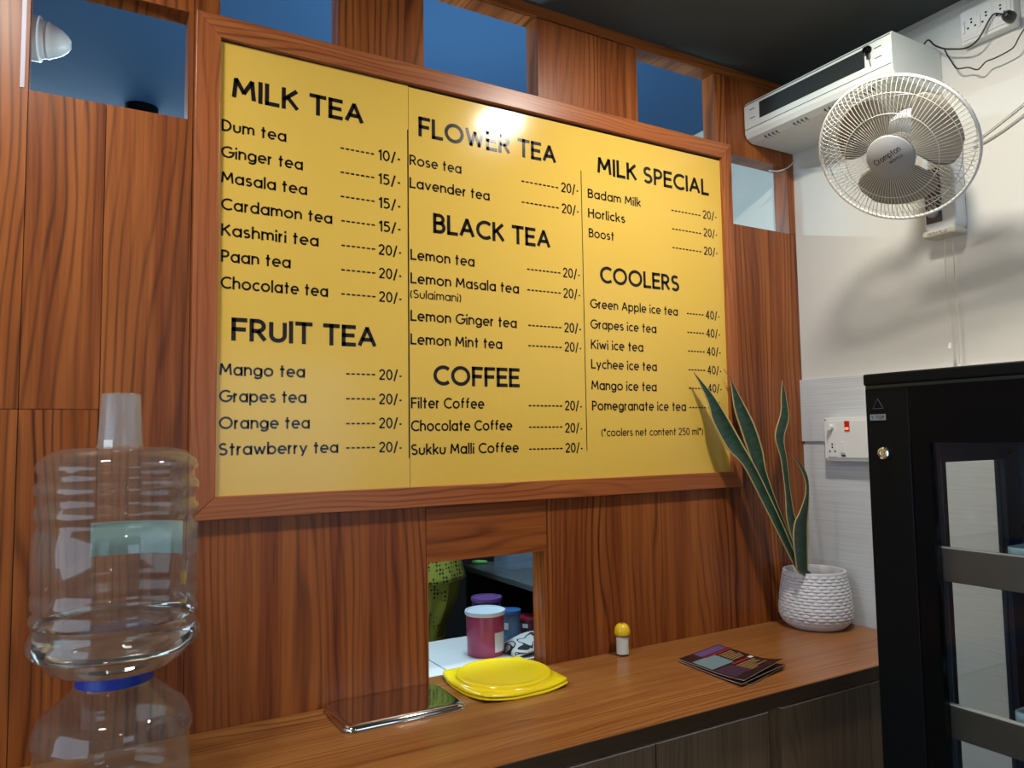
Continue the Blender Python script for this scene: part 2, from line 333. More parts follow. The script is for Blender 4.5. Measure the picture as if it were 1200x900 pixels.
# ------------------------------------------------------------------ stroke lettering (monoline geometric sans)
def arc(cx, cy, rx, ry, a0, a1, n=None):
    n = n or max(4, int(abs(a1-a0)/14))
    return [(cx + rx*cos(R(a0 + (a1-a0)*k/n)), cy + ry*sin(R(a0 + (a1-a0)*k/n))) for k in range(n+1)]
XH = 0.70; r_ = 0.30
def ring(cx, cy, rx, ry): return arc(cx, cy, rx, ry, 0, 360, 24)
G = {
 'A': (0.74, [[(0, 0), (0.37, 1)], [(0.37, 1), (0.74, 0)], [(0.14, 0.32), (0.60, 0.32)]]),
 'B': (0.54, [[(0, 0), (0, 1)], [(0, 1), (0.26, 1)] + arc(0.26, 0.765, 0.235, 0.235, 90, -90) + [(0, 0.53)], [(0, 0.53), (0.28, 0.53)] + arc(0.28, 0.265, 0.265, 0.265, 90, -90) + [(0, 0)]]),
 'C': (0.74, [arc(0.48, 0.5, 0.48, 0.5, 48, 312)]),
 'D': (0.66, [[(0, 0), (0, 1)], [(0, 1), (0.18, 1)] + arc(0.18, 0.5, 0.48, 0.5, 90, -90) + [(0, 0)]]),
 'E': (0.50, [[(0, 0), (0, 1)], [(-0.0, 1), (0.50, 1)], [(0, 0.52), (0.44, 0.52)], [(0, 0), (0.50, 0)]]),
 'F': (0.48, [[(0, 0), (0, 1)], [(0, 1), (0.48, 1)], [(0, 0.50), (0.42, 0.50)]]),
 'G': (0.90, [arc(0.48, 0.5, 0.48, 0.5, 46, 360) + [(0.55, 0.5)]]),
 'H': (0.60, [[(0, 0), (0, 1)], [(0.60, 0), (0.60, 1)], [(0, 0.52), (0.60, 0.52)]]),
 'I': (0.0, [[(0, 0), (0, 1)]]),
 'K': (0.58, [[(0, 0), (0, 1)], [(0.56, 1), (0.02, 0.44)], [(0.18, 0.58), (0.60, 0)]]),
 'L': (0.46, [[(0, 1), (0, 0)], [(0, 0), (0.46, 0)]]),
 'M': (0.84, [[(0, 0), (0.08, 1)], [(0.08, 1), (0.42, 0.28)], [(0.42, 0.28), (0.76, 1)], [(0.76, 1), (0.84, 0)]]),
 'O': (0.96, [ring(0.48, 0.5, 0.48, 0.5)]),
 'P': (0.50, [[(0, 0), (0, 1)], [(0, 1), (0.23, 1)] + arc(0.23, 0.72, 0.28, 0.28, 90, -90) + [(0, 0.44)]]),
 'R': (0.56, [[(0, 0), (0, 1)], [(0, 1), (0.25, 1)] + arc(0.25, 0.73, 0.27, 0.27, 90, -90) + [(0, 0.46)], [(0.26, 0.46), (0.56, 0)]]),
 'S': (0.54, [arc(0.27, 0.755, 0.245, 0.245, 35, 270) + arc(0.27, 0.255, 0.27, 0.255, 90, -150)[1:]]),
 'T': (0.60, [[(0.30, 0), (0.30, 1)], [(0, 1), (0.60, 1)]]),
 'U': (0.60, [[(0, 1), (0, 0.30)] + arc(0.30, 0.30, 0.30, 0.30, 180, 360) + [(0.60, 1)]]),
 'W': (1.0, [[(0, 1), (0.25, 0)], [(0.25, 0), (0.50, 0.85)], [(0.50, 0.85), (0.75, 0)], [(0.75, 0), (1.0, 1)]]),
 'Y': (0.66, [[(0, 1), (0.33, 0.45)], [(0.66, 1), (0.33, 0.45)], [(0.33, 0.45), (0.33, 0)]]),
 'a': (0.60, [ring(0.30, 0.345, 0.30, 0.345), [(0.60, XH), (0.60, 0)]]),
 'b': (0.60, [ring(0.30, 0.345, 0.30, 0.345), [(0, 1.04), (0, 0)]]),
 'c': (0.48, [arc(0.31, 0.345, 0.31, 0.345, 48, 312)]),
 'd': (0.60, [ring(0.30, 0.345, 0.30, 0.345), [(0.60, 1.04), (0.60, 0)]]),
 'e': (0.60, [[(0.02, 0.345), (0.60, 0.345)] + arc(0.30, 0.345, 0.30, 0.345, 0, 312)]),
 'f': (0.32, [[(0.12, 0), (0.12, 0.82)] + arc(0.32, 0.82, 0.20, 0.22, 180, 85), [(0, 0.66), (0.32, 0.66)]]),
 'g': (0.60, [ring(0.30, 0.345, 0.30, 0.345), [(0.60, XH), (0.60, 0.0)] + arc(0.30, 0.0, 0.30, 0.27, 0, -150)]),
 'h': (0.50, [[(0, 0), (0, 1.04)], [(0, 0.40)] + arc(0.25, 0.42, 0.25, 0.27, 180, 0) + [(0.50, 0)]]),
 'i': (0.0, [[(0, 0), (0, 0.61)], [(0, 0.97), (0, 1.0)]]),
 'k': (0.46, [[(0, 0), (0, 1.04)], [(0.44, XH), (0.02, 0.28)], [(0.16, 0.41), (0.47, 0)]]),
 'l': (0.0, [[(0, 0), (0, 1.04)]]),
 'm': (0.86, [[(0, 0), (0, XH)], [(0, 0.42)] + arc(0.215, 0.45, 0.215, 0.24, 180, 0) + [(0.43, 0)], [(0.43, 0.42)] + arc(0.645, 0.45, 0.215, 0.24, 180, 0) + [(0.86, 0)]]),
 'n': (0.50, [[(0, 0), (0, XH)], [(0, 0.40)] + arc(0.25, 0.42, 0.25, 0.27, 180, 0) + [(0.50, 0)]]),
 'o': (0.66, [ring(0.33, 0.345, 0.33, 0.345)]),
 'p': (0.60, [ring(0.30, 0.345, 0.30, 0.345), [(0, XH), (0, -0.28)]]),
 'r': (0.22, [[(0, 0), (0, XH)], [(0, 0.36)] + arc(0.25, 0.40, 0.25, 0.29, 180, 92)]),
 's': (0.40, [arc(0.20, 0.52, 0.18, 0.17, 35, 270) + arc(0.20, 0.175, 0.20, 0.175, 90, -150)[1:]]),
 't': (0.34, [[(0.16, 0.95), (0.16, 0)], [(0, 0.67), (0.34, 0.67)]]),
 'u': (0.50, [[(0, XH), (0, 0.26)] + arc(0.25, 0.26, 0.25, 0.26, 180, 360) + [(0.50, XH)]]),
 'v': (0.54, [[(0, XH), (0.27, 0)], [(0.27, 0), (0.54, XH)]]),
 'w': (0.84, [[(0, XH), (0.21, 0)], [(0.21, 0), (0.42, 0.62)], [(0.42, 0.62), (0.63, 0)], [(0.63, 0), (0.84, XH)]]),
 'y': (0.54, [[(0, XH), (0.28, 0.02)], [(0.54, XH), (0.16, -0.28)]]),
 '0': (0.56, [ring(0.28, 0.5, 0.28, 0.5)]),
 '1': (0.20, [[(0, 0.80), (0.20, 1)], [(0.20, 1), (0.20, 0)]]),
 '2': (0.54, [arc(0.27, 0.73, 0.26, 0.27, 170, -35) + [(0.0, 0.0)], [(0.0, 0.0), (0.54, 0)]]),
 '4': (0.58, [[(0.42, 1), (0, 0.28)], [(0, 0.28), (0.58, 0.28)], [(0.42, 1), (0.42, 0)]]),
 '5': (0.50, [[(0.46, 1), (0.08, 1)], [(0.08, 1), (0.04, 0.56)], [(0.04, 0.56)] + arc(0.20, 0.31, 0.30, 0.31, 118, -135)]),
 '/': (0.34, [[(0, -0.16), (0.34, 1.08)]]),
 '-': (0.24, [[(0, 0.36), (0.24, 0.36)]]),
 '(': (0.16, [arc(0.42, 0.42, 0.40, 0.68, 130, 230)]),
 ')': (0.16, [arc(-0.26, 0.42, 0.40, 0.68, 50, -50)]),
 '*': (0.30, [[(0.15, 0.70), (0.15, 1.02)], [(0.01, 0.78), (0.29, 0.94)], [(0.01, 0.94), (0.29, 0.78)]]),
 ' ': (0.34, []),
}
def ribbon(mb, pts, wd, P, mi=0):
    """flat ribbon of width wd along 2-D pts, placed by P(x, y)"""
    q = []
    for x, y in pts:
        if not q or (Vector((x, y))-q[-1]).length > 1e-6: q.append(Vector((x, y)))
    closed = (q[0]-q[-1]).length < 1e-6 and len(q) > 3
    if closed: q = q[:-1]
    N = len(q); L = []; Rr = []
    for i in range(N):
        a = q[i-1] if (closed or i > 0) else None; b_ = q[(i+1) % N] if (closed or i < N-1) else None
        d1 = (q[i]-a).normalized() if a is not None else None; d2 = (b_-q[i]).normalized() if b_ is not None else None
        if d1 is None: d1 = d2
        if d2 is None: d2 = d1
        n1 = Vector((-d1.y, d1.x)); n2 = Vector((-d2.y, d2.x)); nn = (n1+n2)
        nn = nn.normalized() if nn.length > 1e-4 else n1
        k = min(1.8, 1/max(0.3, nn.dot(n1)))
        L.append(q[i] + nn*wd/2*k); Rr.append(q[i] - nn*wd/2*k)
    A = [mb.v(P(p.x, p.y)) for p in L]; B = [mb.v(P(p.x, p.y)) for p in Rr]
    for i in range(N if closed else N-1):
        j = (i+1) % N; mb.face([A[i], A[j], B[j], B[i]], mi)
def text_layout(s, wt, gap):
    x = 0; out = []
    for ch in s:
        wd, st = G[ch]
        if ch == ' ': x += wd + gap*0.6; continue
        out.append((x, ch)); x += wd + wt + gap
    return out, x - gap
def write(mb, s, P, height, width=None, wt=0.13, gap=0.10, mi=0):
    """P(x, y): metres on the surface, x from the left end, y up from the baseline"""
    lay, tot = text_layout(s, wt, gap)
    sx = (width/tot) if width else height
    for x0, ch in lay:
        for st in G[ch][1]:
            pts = [((x0 + wt/2 + px)*sx, (wt/2 + py*(1-wt))*height) for px, py in st]
            ws = wt*height*(0.5 + 0.5*min(1.1, max(0.55, sx/height)))
            # extend square corners so that strokes meet flush
            p0, p1 = Vector(pts[0]), Vector(pts[-1])
            if len(pts) == 2:
                d = (p1-p0).normalized()*ws*0.5
                dx, dy = abs(p1.x-p0.x), abs(p1.y-p0.y)
                if ch not in '-': pts = [tuple(p0-d), tuple(p1+d)] if (dx < 1e-6 or (dy < 1e-6 and ch in 'EFLTBDPR')) else [tuple(p0-d*0.35), tuple(p1+d*0.35)]
            ribbon(mb, pts, ws, P, mi)

# ================================================================== SETTING
FY = 0.055                                             # wood partition thickness
ZC, ZCEIL = 0.900, 2.586
HOLES = [(-2.085, -1.815, 2.106, 2.330), (-1.756, -1.505, 2.333, 2.552), (-1.297, -0.976, 2.333, 2.552),
         (-0.643, -0.338, 2.330, 2.555), (-0.296, -0.030, 2.096, 2.312), (-1.295, -0.983, 0.868, 1.175)]
def in_hole(x, z): return any(a < x < b_ and c < z < d for a, b_, c, d in HOLES)
mb = MB()
xs = sorted({-3.6, 0.0, *[h[0] for h in HOLES], *[h[1] for h in HOLES]}); zs = sorted({0.0, ZCEIL, *[h[2] for h in HOLES], *[h[3] for h in HOLES]})
solid = {}
for i in range(len(xs)-1):
    for k in range(len(zs)-1): solid[i, k] = not in_hole((xs[i]+xs[i+1])/2, (zs[k]+zs[k+1])/2)
Y0 = 0.006
for (i, k), s_ in solid.items():
    if not s_: continue
    x0, x1, z0, z1 = xs[i], xs[i+1], zs[k], zs[k+1]
    sk = ['%s' % t for t, (a, b_) in {'x0': (i-1, k), 'x1': (i+1, k), 'z0': (i, k-1), 'z1': (i, k+1)}.items() if solid.get((a, b_))]
    mb.box((x0, Y0, z0), (x1, FY, z1), 'z', off=(3.0, 7.0), skip=sk)
# front veneer sheets, hairline joints between them
def sheet(x0, x1, z0, z1, g='z'):
    e = 0.0007
    cells = [(x0, x1, z0, z1)]
    for a, b_, c, d in HOLES:
        nxt = []
        for (p, q, r, s_) in cells:
            if b_ <= p or a >= q or d <= r or c >= s_: nxt.append((p, q, r, s_)); continue
            if a > p: nxt.append((p, a, r, s_))
            if b_ < q: nxt.append((b_, q, r, s_))
            pa, qb = max(a, p), min(b_, q)
            if c > r: nxt.append((pa, qb, r, c))
            if d < s_: nxt.append((pa, qb, d, s_))
        cells = nxt
    off = (random.random()*40, random.random()*40)
    for (p, q, r, s_) in cells:
        ee = lambda v, lim: e if abs(v-lim) < 1e-6 else 0
        mb.box((p+ee(p, x0), 0.0, r+ee(r, z0)), (q-ee(q, x1), Y0, s_-ee(s_, z1)), g, off=off)
sheet(-3.6, -2.085, 0, 1.52); sheet(-3.6, -2.085, 1.52, ZCEIL)
sheet(-2.085, -1.959, 0, 1.52); sheet(-2.085, -1.959, 1.52, ZCEIL)
sheet(-1.959, -1.805, 0, ZCEIL)
sheet(-1.805, -1.300, 0, 1.31); sheet(-1.300, -0.974, 1.175, 1.31, 'x'); sheet(-1.300, -0.974, 0, 1.175)
sheet(-0.974, -0.60, 0, 1.31); sheet(-0.60, -0.296, 0, 1.31); sheet(-1.805, -0.296, 1.31, 2.332)
sheet(-0.296, -0.13, 0, 2.096); sheet(-0.13, 0.0, 0, 2.096); sheet(-0.296, 0.0, 2.096, 2.555)
sheet(-1.805, -1.505, 2.332, 2.552); sheet(-1.505, -1.297, 2.332, 2.552); sheet(-1.297, -0.643, 2.332, 2.552); sheet(-0.643, -0.296, 2.332, 2.555)
sheet(-1.805, 0.0, 2.555, ZCEIL, 'x')
struct(mb.build('wall_back', M['teak']), 'teak veneered partition wall with cut-out openings')

mb = MB(); mb.box((0.0, -4.2, 1.627), (0.12, 2.4, ZCEIL)); mb.box((0.0, -4.2, 0), (0.12, 2.4, 1.627)); struct(mb.build('wall_right', M['paint']), 'cream painted side wall')
mb = MB(); mb.box((-0.007, -3.9, 0.0), (-0.0003, -0.0005, 1.424)); struct(mb.build('trim_1', M['tile']), 'pale grey streaked wall tiles')
mb = MB(); mb.box((-0.014, -3.9, 1.432), (-0.0003, -0.0005, 1.626)); struct(mb.build('trim_2', M['tile'], bevel=0.0015), 'raised border row of wall tiles')
mb = MB(); mb.box((-0.010, -4.2, ZCEIL-0.012), (-0.0003, -0.001, ZCEIL-0.0005)); struct(mb.build('trim_3', M['room_paint']), 'thin strip along the ceiling edge')
mb = MB(); mb.box((-2.0985, -0.0012, 2.108), (-2.0915, -0.0002, 2.50)); struct(mb.build('trim_4', plain('lilac_light_edging', (0.45, 0.42, 0.52), 0.4)), 'strip beside the top left opening with lilac light painted in')  # glow of the lit opening edge painted as this strip's colour
mb = MB(); mb.box((-4.2, -4.2, ZCEIL), (0.12, 0.03, ZCEIL+0.08)); struct(mb.build('ceiling', M['ceil']), 'dark grey shop ceiling')
mb = MB(); mb.box((-4.2, 0.03, ZCEIL), (0.12, 2.4, ZCEIL+0.08)); struct(mb.build('ceiling.001', M['ceil_blue']), 'blue kitchen ceiling')
mb = MB(); mb.box((-4.2, -4.2, -0.1), (0.12, 2.4, 0.0)); struct(mb.build('floor', M['floor']), 'tiled floor')
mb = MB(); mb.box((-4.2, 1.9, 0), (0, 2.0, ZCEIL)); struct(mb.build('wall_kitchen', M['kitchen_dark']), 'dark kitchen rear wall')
# rear wall with shop-front window, left wall with a door opening to daylight
def wall_with_hole(name, ax, pos, a0, a1, h, mat):
    mb = MB()
    def bx(p, q, z0, z1):
        if ax == 'y': mb.box((p, pos-0.1, z0), (q, pos, z1))
        else: mb.box((pos-0.1, p, z0), (pos, q, z1))
    bx(a0, h[0], 0, ZCEIL); bx(h[1], a1, 0, ZCEIL); bx(h[0], h[1], 0, h[2]); bx(h[0], h[1], h[3], ZCEIL)
    return struct(mb.build(name, mat))
wall_with_hole('wall_front', 'y', -4.0, -4.1, 0.0, (-1.25, -0.10, 0.95, 2.05), M['room_paint'])
wall_with_hole('wall_left', 'x', -3.6, -4.1, 2.4, (-2.6, -0.25, 0.5, 2.1), M['room_paint'])

# ================================================================== MENU BOARD
BX0, BX1, BZ0, BZ1 = -1.7555, -0.3355, 1.349, 2.2855
board = thing('menu_board', 'large framed yellow tea menu board on the wood wall', 'menu board', (-1.05, 0, 1.304))
mb = MB(); mb.box((BX0-0.004, -0.0030, BZ0-0.002), (BX1+0.004, -0.0004, BZ1+0.004)); mb.build('backing', M['black_board'], board)  # black sheet stands in for the shadow gap above the print
SEAM = at(478.5, 300, Y=0).x
SY = -0.0045
mb = MB(); mb.box((BX0, SY, BZ0), (SEAM-0.0006, -0.0031, BZ1-0.003)); mb.build('printed_sheet', M['yellow_print'], board)
mb = MB(); mb.box((SEAM+0.0006, SY, BZ0), (BX1, -0.0031, BZ1-0.006)); mb.build('printed_sheet', M['yellow_print'], board)
def frame_piece(a, b_, c, d, g):     # mitred moulding, a b outer corners, c d inner
    mb = MB(); yf = -0.017
    for (P, yy) in (((a, b_, d, c), yf),):
        pass
    off = (random.random()*30, random.random()*30)
    O = [Vector((p[0], yf, p[1])) for p in (a, b_, d, c)]; Bk = [Vector((p[0], -0.0003, p[1])) for p in (a, b_, d, c)]
    def uvq(vs): return [((v.z if g == 'x' else v.x) + v.y*1.0 + off[0], (v.x if g == 'x' else v.z) + off[1]) for v in vs]
    for f in ([O[0], O[1], O[2], O[3]], [Bk[3], Bk[2], Bk[1], Bk[0]], [O[0], Bk[0], Bk[1], O[1]], [O[1], Bk[1], Bk[2], O[2]], [O[2], Bk[2], Bk[3], O[3]], [O[3], Bk[3], Bk[0], O[0]]):
        mb.face([mb.v(p) for p in f], 0, uvq(f))
    bmesh.ops.remove_doubles(mb.bm, verts=mb.bm.verts, dist=1e-5)
    return mb.build('frame_rail' if g == 'x' else 'frame_stile', M['frame_wood'], board, bevel=0.0015)
ox0, ox1, oz0, oz1 = -1.803, -0.2985, 1.304, 2.3315
frame_piece((ox0, oz1), (ox1, oz1), (BX0, BZ1), (BX1, BZ1), 'x'); frame_piece((ox0, oz0), (ox1, oz0), (BX0, BZ0), (BX1, BZ0), 'x')
frame_piece((ox0, oz0), (ox0, oz1), (BX0, BZ0), (BX0, BZ1), 'z'); frame_piece((ox1, oz0), (ox1, oz1), (BX1, BZ0), (BX1, BZ1), 'z')
TY = SY - 0.0004
def heading_words(s, xl, yb, xr, cap, wt):
    p0 = at(xl, yb, Y=SY); h = at(xl, yb-cap, Y=SY).z-p0.z; tot = at(xr, yb, Y=SY).x-p0.x
    lay, T = text_layout(s, wt, 0.10); u = tot/T; pos = 0; words = s.split(' ')
    for wd_ in words:
        first = lay[pos][0]; last = lay[pos+len(wd_)-1]; endx = last[0]+G[last[1]][0]+wt; pos += len(wd_)
        mb = MB(); write(mb, wd_, lambda x, y: (p0.x+first*u+x, TY, p0.z+y), h, (endx-first)*u, wt)
        me = mb.build('heading', M['ink'], board, recalc=False).data
        for f in me.polygons:
            if f.normal.y > 0: f.flip()
def line_text(name, s, xl, yb, xr, cap, wt, dash=None):
    """pixel left end / baseline / right end -> metres on the sheet"""
    p0 = at(xl, yb, Y=SY); pt = at(xl, yb-cap, Y=SY); x1 = at(xr, yb, Y=SY).x
    mb = MB()
    hh = (pt.z-p0.z)*1.07
    write(mb, s, lambda x, y: (p0.x+x, TY, p0.z+y), hh, x1-p0.x, wt)
    if dash:
        dx0, dx1, dy, nd = dash
        a = at(dx0, dy, Y=SY); bx = at(dx1, dy, Y=SY).x; pit = (bx-a.x)/(nd-0.32); th = (pt.z-p0.z)*0.15
        for k in range(nd):
            x = a.x + k*pit; mb.quad((x, TY, a.z-th/2), (x+pit*0.68, TY, a.z-th/2), (x+pit*0.68, TY, a.z+th/2), (x, TY, a.z+th/2))
    for f in mb.bm.faces: f.normal_update()
    o = mb.build(name, M['ink'], board, recalc=False)
    me = o.data
    for p in me.polygons:
        if p.normal.y > 0: p.flip()
    return o
for a in [('MILK TEA', 271.6, 115, 426, 26), ('FRUIT TEA', 271, 399, 441, 27.2), ('FLOWER TEA', 490.4, 159.6, 651, 23.6), ('BLACK TEA', 507.6, 273, 644.6, 23.6),
          ('COFFEE', 508, 451.6, 609, 24), ('MILK SPECIAL', 700, 203.3, 829.7, 20.6), ('COOLERS', 703.3, 331.7, 795.8, 20.4)]:
    heading_words(*a, 0.185)
for a in [('Dum tea', 259.6, 153, 335.6, 13), ('Ginger tea', 259, 184, 355, 13.2), ('Masala tea', 259, 214, 360, 13.2), ('Cardamon tea', 259, 245.6, 389.4, 13.4),
          ('Kashmiri tea', 259, 276, 373.4, 13.6), ('Paan tea', 259, 306.6, 340.6, 13.6), ('Chocolate tea', 258.4, 338, 384.4, 13.8),
          ('Mango tea', 257, 440, 357.4, 14), ('Grapes tea', 256.6, 471.4, 359, 14), ('Orange tea', 256.4, 503, 363, 14), ('Strawberry tea', 256, 534, 396.4, 14),
          ('Rose tea', 480, 193, 540.6, 11.4), ('Lavender tea', 480, 220, 573.6, 11.6), ('Lemon tea', 481, 304.4, 556, 12), ('Lemon Masala tea', 481, 332, 608, 12),
          ('Lemon Ginger tea', 481, 376, 605.4, 12.2), ('Lemon Mint tea', 481, 403.6, 588.4, 12.2),
          ('Filter Coffee', 481.6, 478.6, 567.6, 12.4), ('Chocolate Coffee', 481.6, 505.6, 600.4, 12.4), ('Sukku Malli Coffee', 481.6, 533.6, 608, 12.4),
          ('Badam Milk', 688.8, 231.7, 750.8, 10.2), ('Horlicks', 689.2, 254.7, 732.5, 10.2), ('Boost', 690, 278, 719.7, 10.2),
          ('Green Apple ice tea', 691.7, 361, 794, 10.4), ('Grapes ice tea', 692, 385, 769, 10.4), ('Kiwi ice tea', 692.5, 409, 753.8, 10.6), ('Lychee ice tea', 692.8, 432, 769.7, 10.6),
          ('Mango ice tea', 693, 457, 769.5, 10.8), ('Pomegranate ice tea', 693.8, 481, 804, 10.8)]:
    line_text('item_name', *a, 0.165)
line_text('item_note', '(Sulaimani)', 480.4, 349, 540.6, 9.6, 0.14)
line_text('item_note', '(*coolers net content 250 ml*)', 704.7, 511.5, 824, 8.8, 0.14)
for p, yb, yd, x0, x1, d0, d1 in [('10/-', 187.3, 173.4, 443, 469.6, 399, 438.4), ('15/-', 215.3, 201.6, 443, 469.8, 399, 438.6), ('15/-', 243.4, 230, 443.4, 470.2, 399.2, 439), ('15/-', 270.8, 258.6, 443.6, 470.4, 400, 439.2),
          ('20/-', 298.4, 287.4, 443.4, 470.8, 400, 439.6), ('20/-', 326, 316, 443.8, 471, 400, 439.8), ('20/-', 353.6, 344.4, 444, 471.2, 400, 440)]:
    line_text('price', p, x0, yb, x1, 12, 0.16, (d0, d1, yd, 7))
for yb, yd in [(445.2, 438), (473.8, 467.2), (502, 496.4), (530.4, 525)]:
    line_text('price', '20/-', 444, yb, 471.4, 12, 0.16, (405.6, 439.6, yd, 6))
for yb, yd, x0, x1, d0, d1 in [(225, 212.2, 657.6, 678, 611, 654), (249.6, 236.6, 658.2, 678.6, 611.2, 654.6), (325, 315.4, 659.6, 680, 617.6, 656.6), (349, 339.6, 660, 680.6, 618, 657),
          (389.4, 381.2, 661.2, 681.4, 619, 657.8), (412, 405, 661.6, 681.8, 619, 658.2), (481, 475.4, 662, 682.4, 619.6, 658.8), (507.2, 500.6, 662.2, 682.8, 619.8, 659), (530.6, 526.4, 662.6, 683.2, 620, 659.2)]:
    line_text('price', '20/-', x0, yb, x1, 11, 0.16, (d0, d1, yd, 9))
for yb, yd, x0 in [(256, 246.3, 823.6), (277, 268, 824.4), (298.6, 290, 824.8)]:
    line_text('price', '20/-', x0, yb, x0+16.4, 9.4, 0.16, (x0-37, x0-3, yd, 9))
for yb, yd, x0 in [(374, 367.3, 827), (395.3, 389.3, 827.6), (416.7, 411.3, 828.4), (438.6, 433.3, 829), (460, 455, 829.6), (481.4, 477.5, 830)]:
    line_text('price', '40/-', x0, yb, x0+16.6, 9.6, 0.16, (x0-22.2, x0-2.8, yd, 6))
for (x0, y0), (x1, y1) in [((477.6, 152), (479.6, 537)), ((681.2, 200), (687.4, 528))]:
    a, c = at(x0, y0, Y=SY), at(x1, y1, Y=SY); mb = MB(); xm = (a.x+c.x)/2; hw = 0.0011
    mb.box((xm-hw, TY, c.z), (xm+hw, SY-0.0001, a.z)); mb.build('divider_line', M['ink'], board)

# ================================================================== COUNTER
wt = MB()
wt.box((-3.5, -0.436, 0.868), (-0.0145, -0.0006, 0.8996), 'x')
wt.box((-1.2935, -0.0006, 0.8690), (-0.9845, 0.070, 0.8996), 'x')
top = wt.build('wooden_counter', M['counter_wood'], bevel=0.002)
tag(top, 'long polished brown wood counter top along the menu wall', 'counter top')
mb = MB(); mb.box((-3.5, -0.4385, 0.8685), (-0.0145, -0.4361, 0.8985), 'x'); mb.build('edge_band', M['fascia'], top)
def cabinet(x0, x1, doors, label):
    t = thing('counter_cabinet', label, 'cabinet', ((x0+x1)/2, -0.2, 0), 'cabinets under the counter')
    mb = MB(); mb.box((x0+0.0005, -0.408, 0.06), (x1-0.0005, -0.001, 0.8675), 'z'); mb.build('carcass', M['door_wood'], t)
    mb = MB(); mb.box((x0+0.01, -0.38, 0.0), (x1-0.01, -0.02, 0.06), 'x'); mb.build('plinth', M['fascia'], t)
    for a, c in doors:
        mb = MB(); mb.box((a, -0.426, 0.07), (c, -0.4085, 0.8560), 'z')
        mb.box((a, -0.4262, 0.8561), (c, -0.4085, 0.8585), 'z', mi=1)
        mb.build('door', [M['door_wood'], M['edge_white']], t)
cabinet(-0.667, -0.016, [(-0.645, -0.342), (-0.338, -0.02)], 'grey brown laminate cabinet under the counter end beside the black display case')
cabinet(-1.325, -0.668, [(-1.318, -1.006), (-1.002, -0.688)], 'grey brown laminate cabinet under the counter, left of the one by the display case')

# ================================================================== TRAY, PLATES, SHAKER, LEAFLETS
tr = thing('serving_tray', 'shiny rectangular steel tray lying upside down on the counter by the hatch', 'tray', (-1.41, -0.083, 0.9))
def rrect(x0, x1, y0, y1, r, n=8):
    out = []
    for cx, cy, a in ((x1-r, y1-r, 0), (x0+r, y1-r, 90), (x0+r, y0+r, 180), (x1-r, y0+r, 270)):
        out += [(cx + r*cos(R(a+90*k/n)), cy + r*sin(R(a+90*k/n))) for k in range(n+1)]
    return out
TL = (-1.541, -1.279, -0.166, -0.006)
mb = MB(); loops = []
TP = [(-0.0012, 0.9002), (-0.0016, 0.9012), (-0.0010, 0.9022), (0.0004, 0.9026)] + [(0.0004 + 0.013*(1-cos(R(a))), 0.9026 + 0.0100*sin(R(a))) for a in range(6, 91, 7)] + [(0.022, 0.9127), (0.035, 0.9126)]
for ins, z in TP:
    x0, x1, y0, y1 = TL; rr = max(0.012, 0.024-ins*0.4)
    loops.append([mb.v((x, y, z)) for x, y in rrect(x0+ins, x1-ins, y0+ins, y1-ins, rr)])
for a, c in zip(loops, loops[1:]):
    for k in range(len(a)): mb.face([a[k], a[(k+1) % len(a)], c[(k+1) % len(a)], c[k]])
mb.face(loops[-1]); mb.face(list(reversed(loops[0])))
mb.build('tray_body', M['mirror_steel'], tr, smooth='auto')

def plate(name, cx, cy, z, rot, label):
    n = 96; H = 0.108
    def edge(th):       # square with bulging sides and pointed corners
        t = (th - rot) % (pi/2) - pi/4
        return (0.119 + (0.148-0.119)*abs(t/(pi/4))**1.9)
    # th measured so corners sit at rot + k*90
    mb = MB(); rows = []
    prof = [(0.0, 0.0150, 0), (0.70, 0.0150, 0), (0.80, 0.0153, 0), (0.86, 0.0165, 0), (0.89, 0.0165, 0), (0.912, 0.0150, 0), (0.925, 0.0105, 0.02), (0.94, 0.0085, 0.15), (0.955, 0.0078, 0.4), (0.975, 0.0062, 0.8), (0.99, 0.0038, 1), (1.0, 0.0018, 1), (1.0, 0.0007, 1), (0.985, 0.0012, 1), (0.965, 0.0040, 0.7), (0.94, 0.0060, 0.2), (0.918, 0.0070, 0.02), (0.90, 0.0118, 0), (0.86, 0.0132, 0), (0.70, 0.0128, 0), (0.0, 0.0128, 0)]
    for f, h, sq in prof:
        if f == 0: rows.append([mb.v((cx, cy, z+h))]); continue
        row = []
        for k in range(n):
            th = 2*pi*k/n; e = edge(th); rad = f*(0.119*(1-sq) + e*sq)
            lift = 0.006*max(0, (e-0.124)/0.024)*sq if e > 0.124 else 0
            row.append(mb.v((cx + rad*cos(th), cy + rad*sin(th), z + h + lift)))
        rows.append(row)
    for a, c in zip(rows, rows[1:]):
        for k in range(n):
            k2 = (k+1) % n
            if len(a) == 1: mb.face([a[0], c[k], c[k2]])
            elif len(c) == 1: mb.face([a[k2], a[k], c[0]])
            else: mb.face([a[k], c[k], c[k2], a[k2]])
    o = mb.build(name, M['plate_yellow'], smooth='auto'); return tag(o, label, 'plate', 'yellow plates stacked in the hatch')
plate('serving_plate', -1.132, -0.056, 0.9002, R(45), 'lower square yellow plate of the stack in the hatch')
plate('serving_plate', -1.1325, -0.0545, 0.9068, R(46.5), 'top square yellow plate of the stack in the hatch')

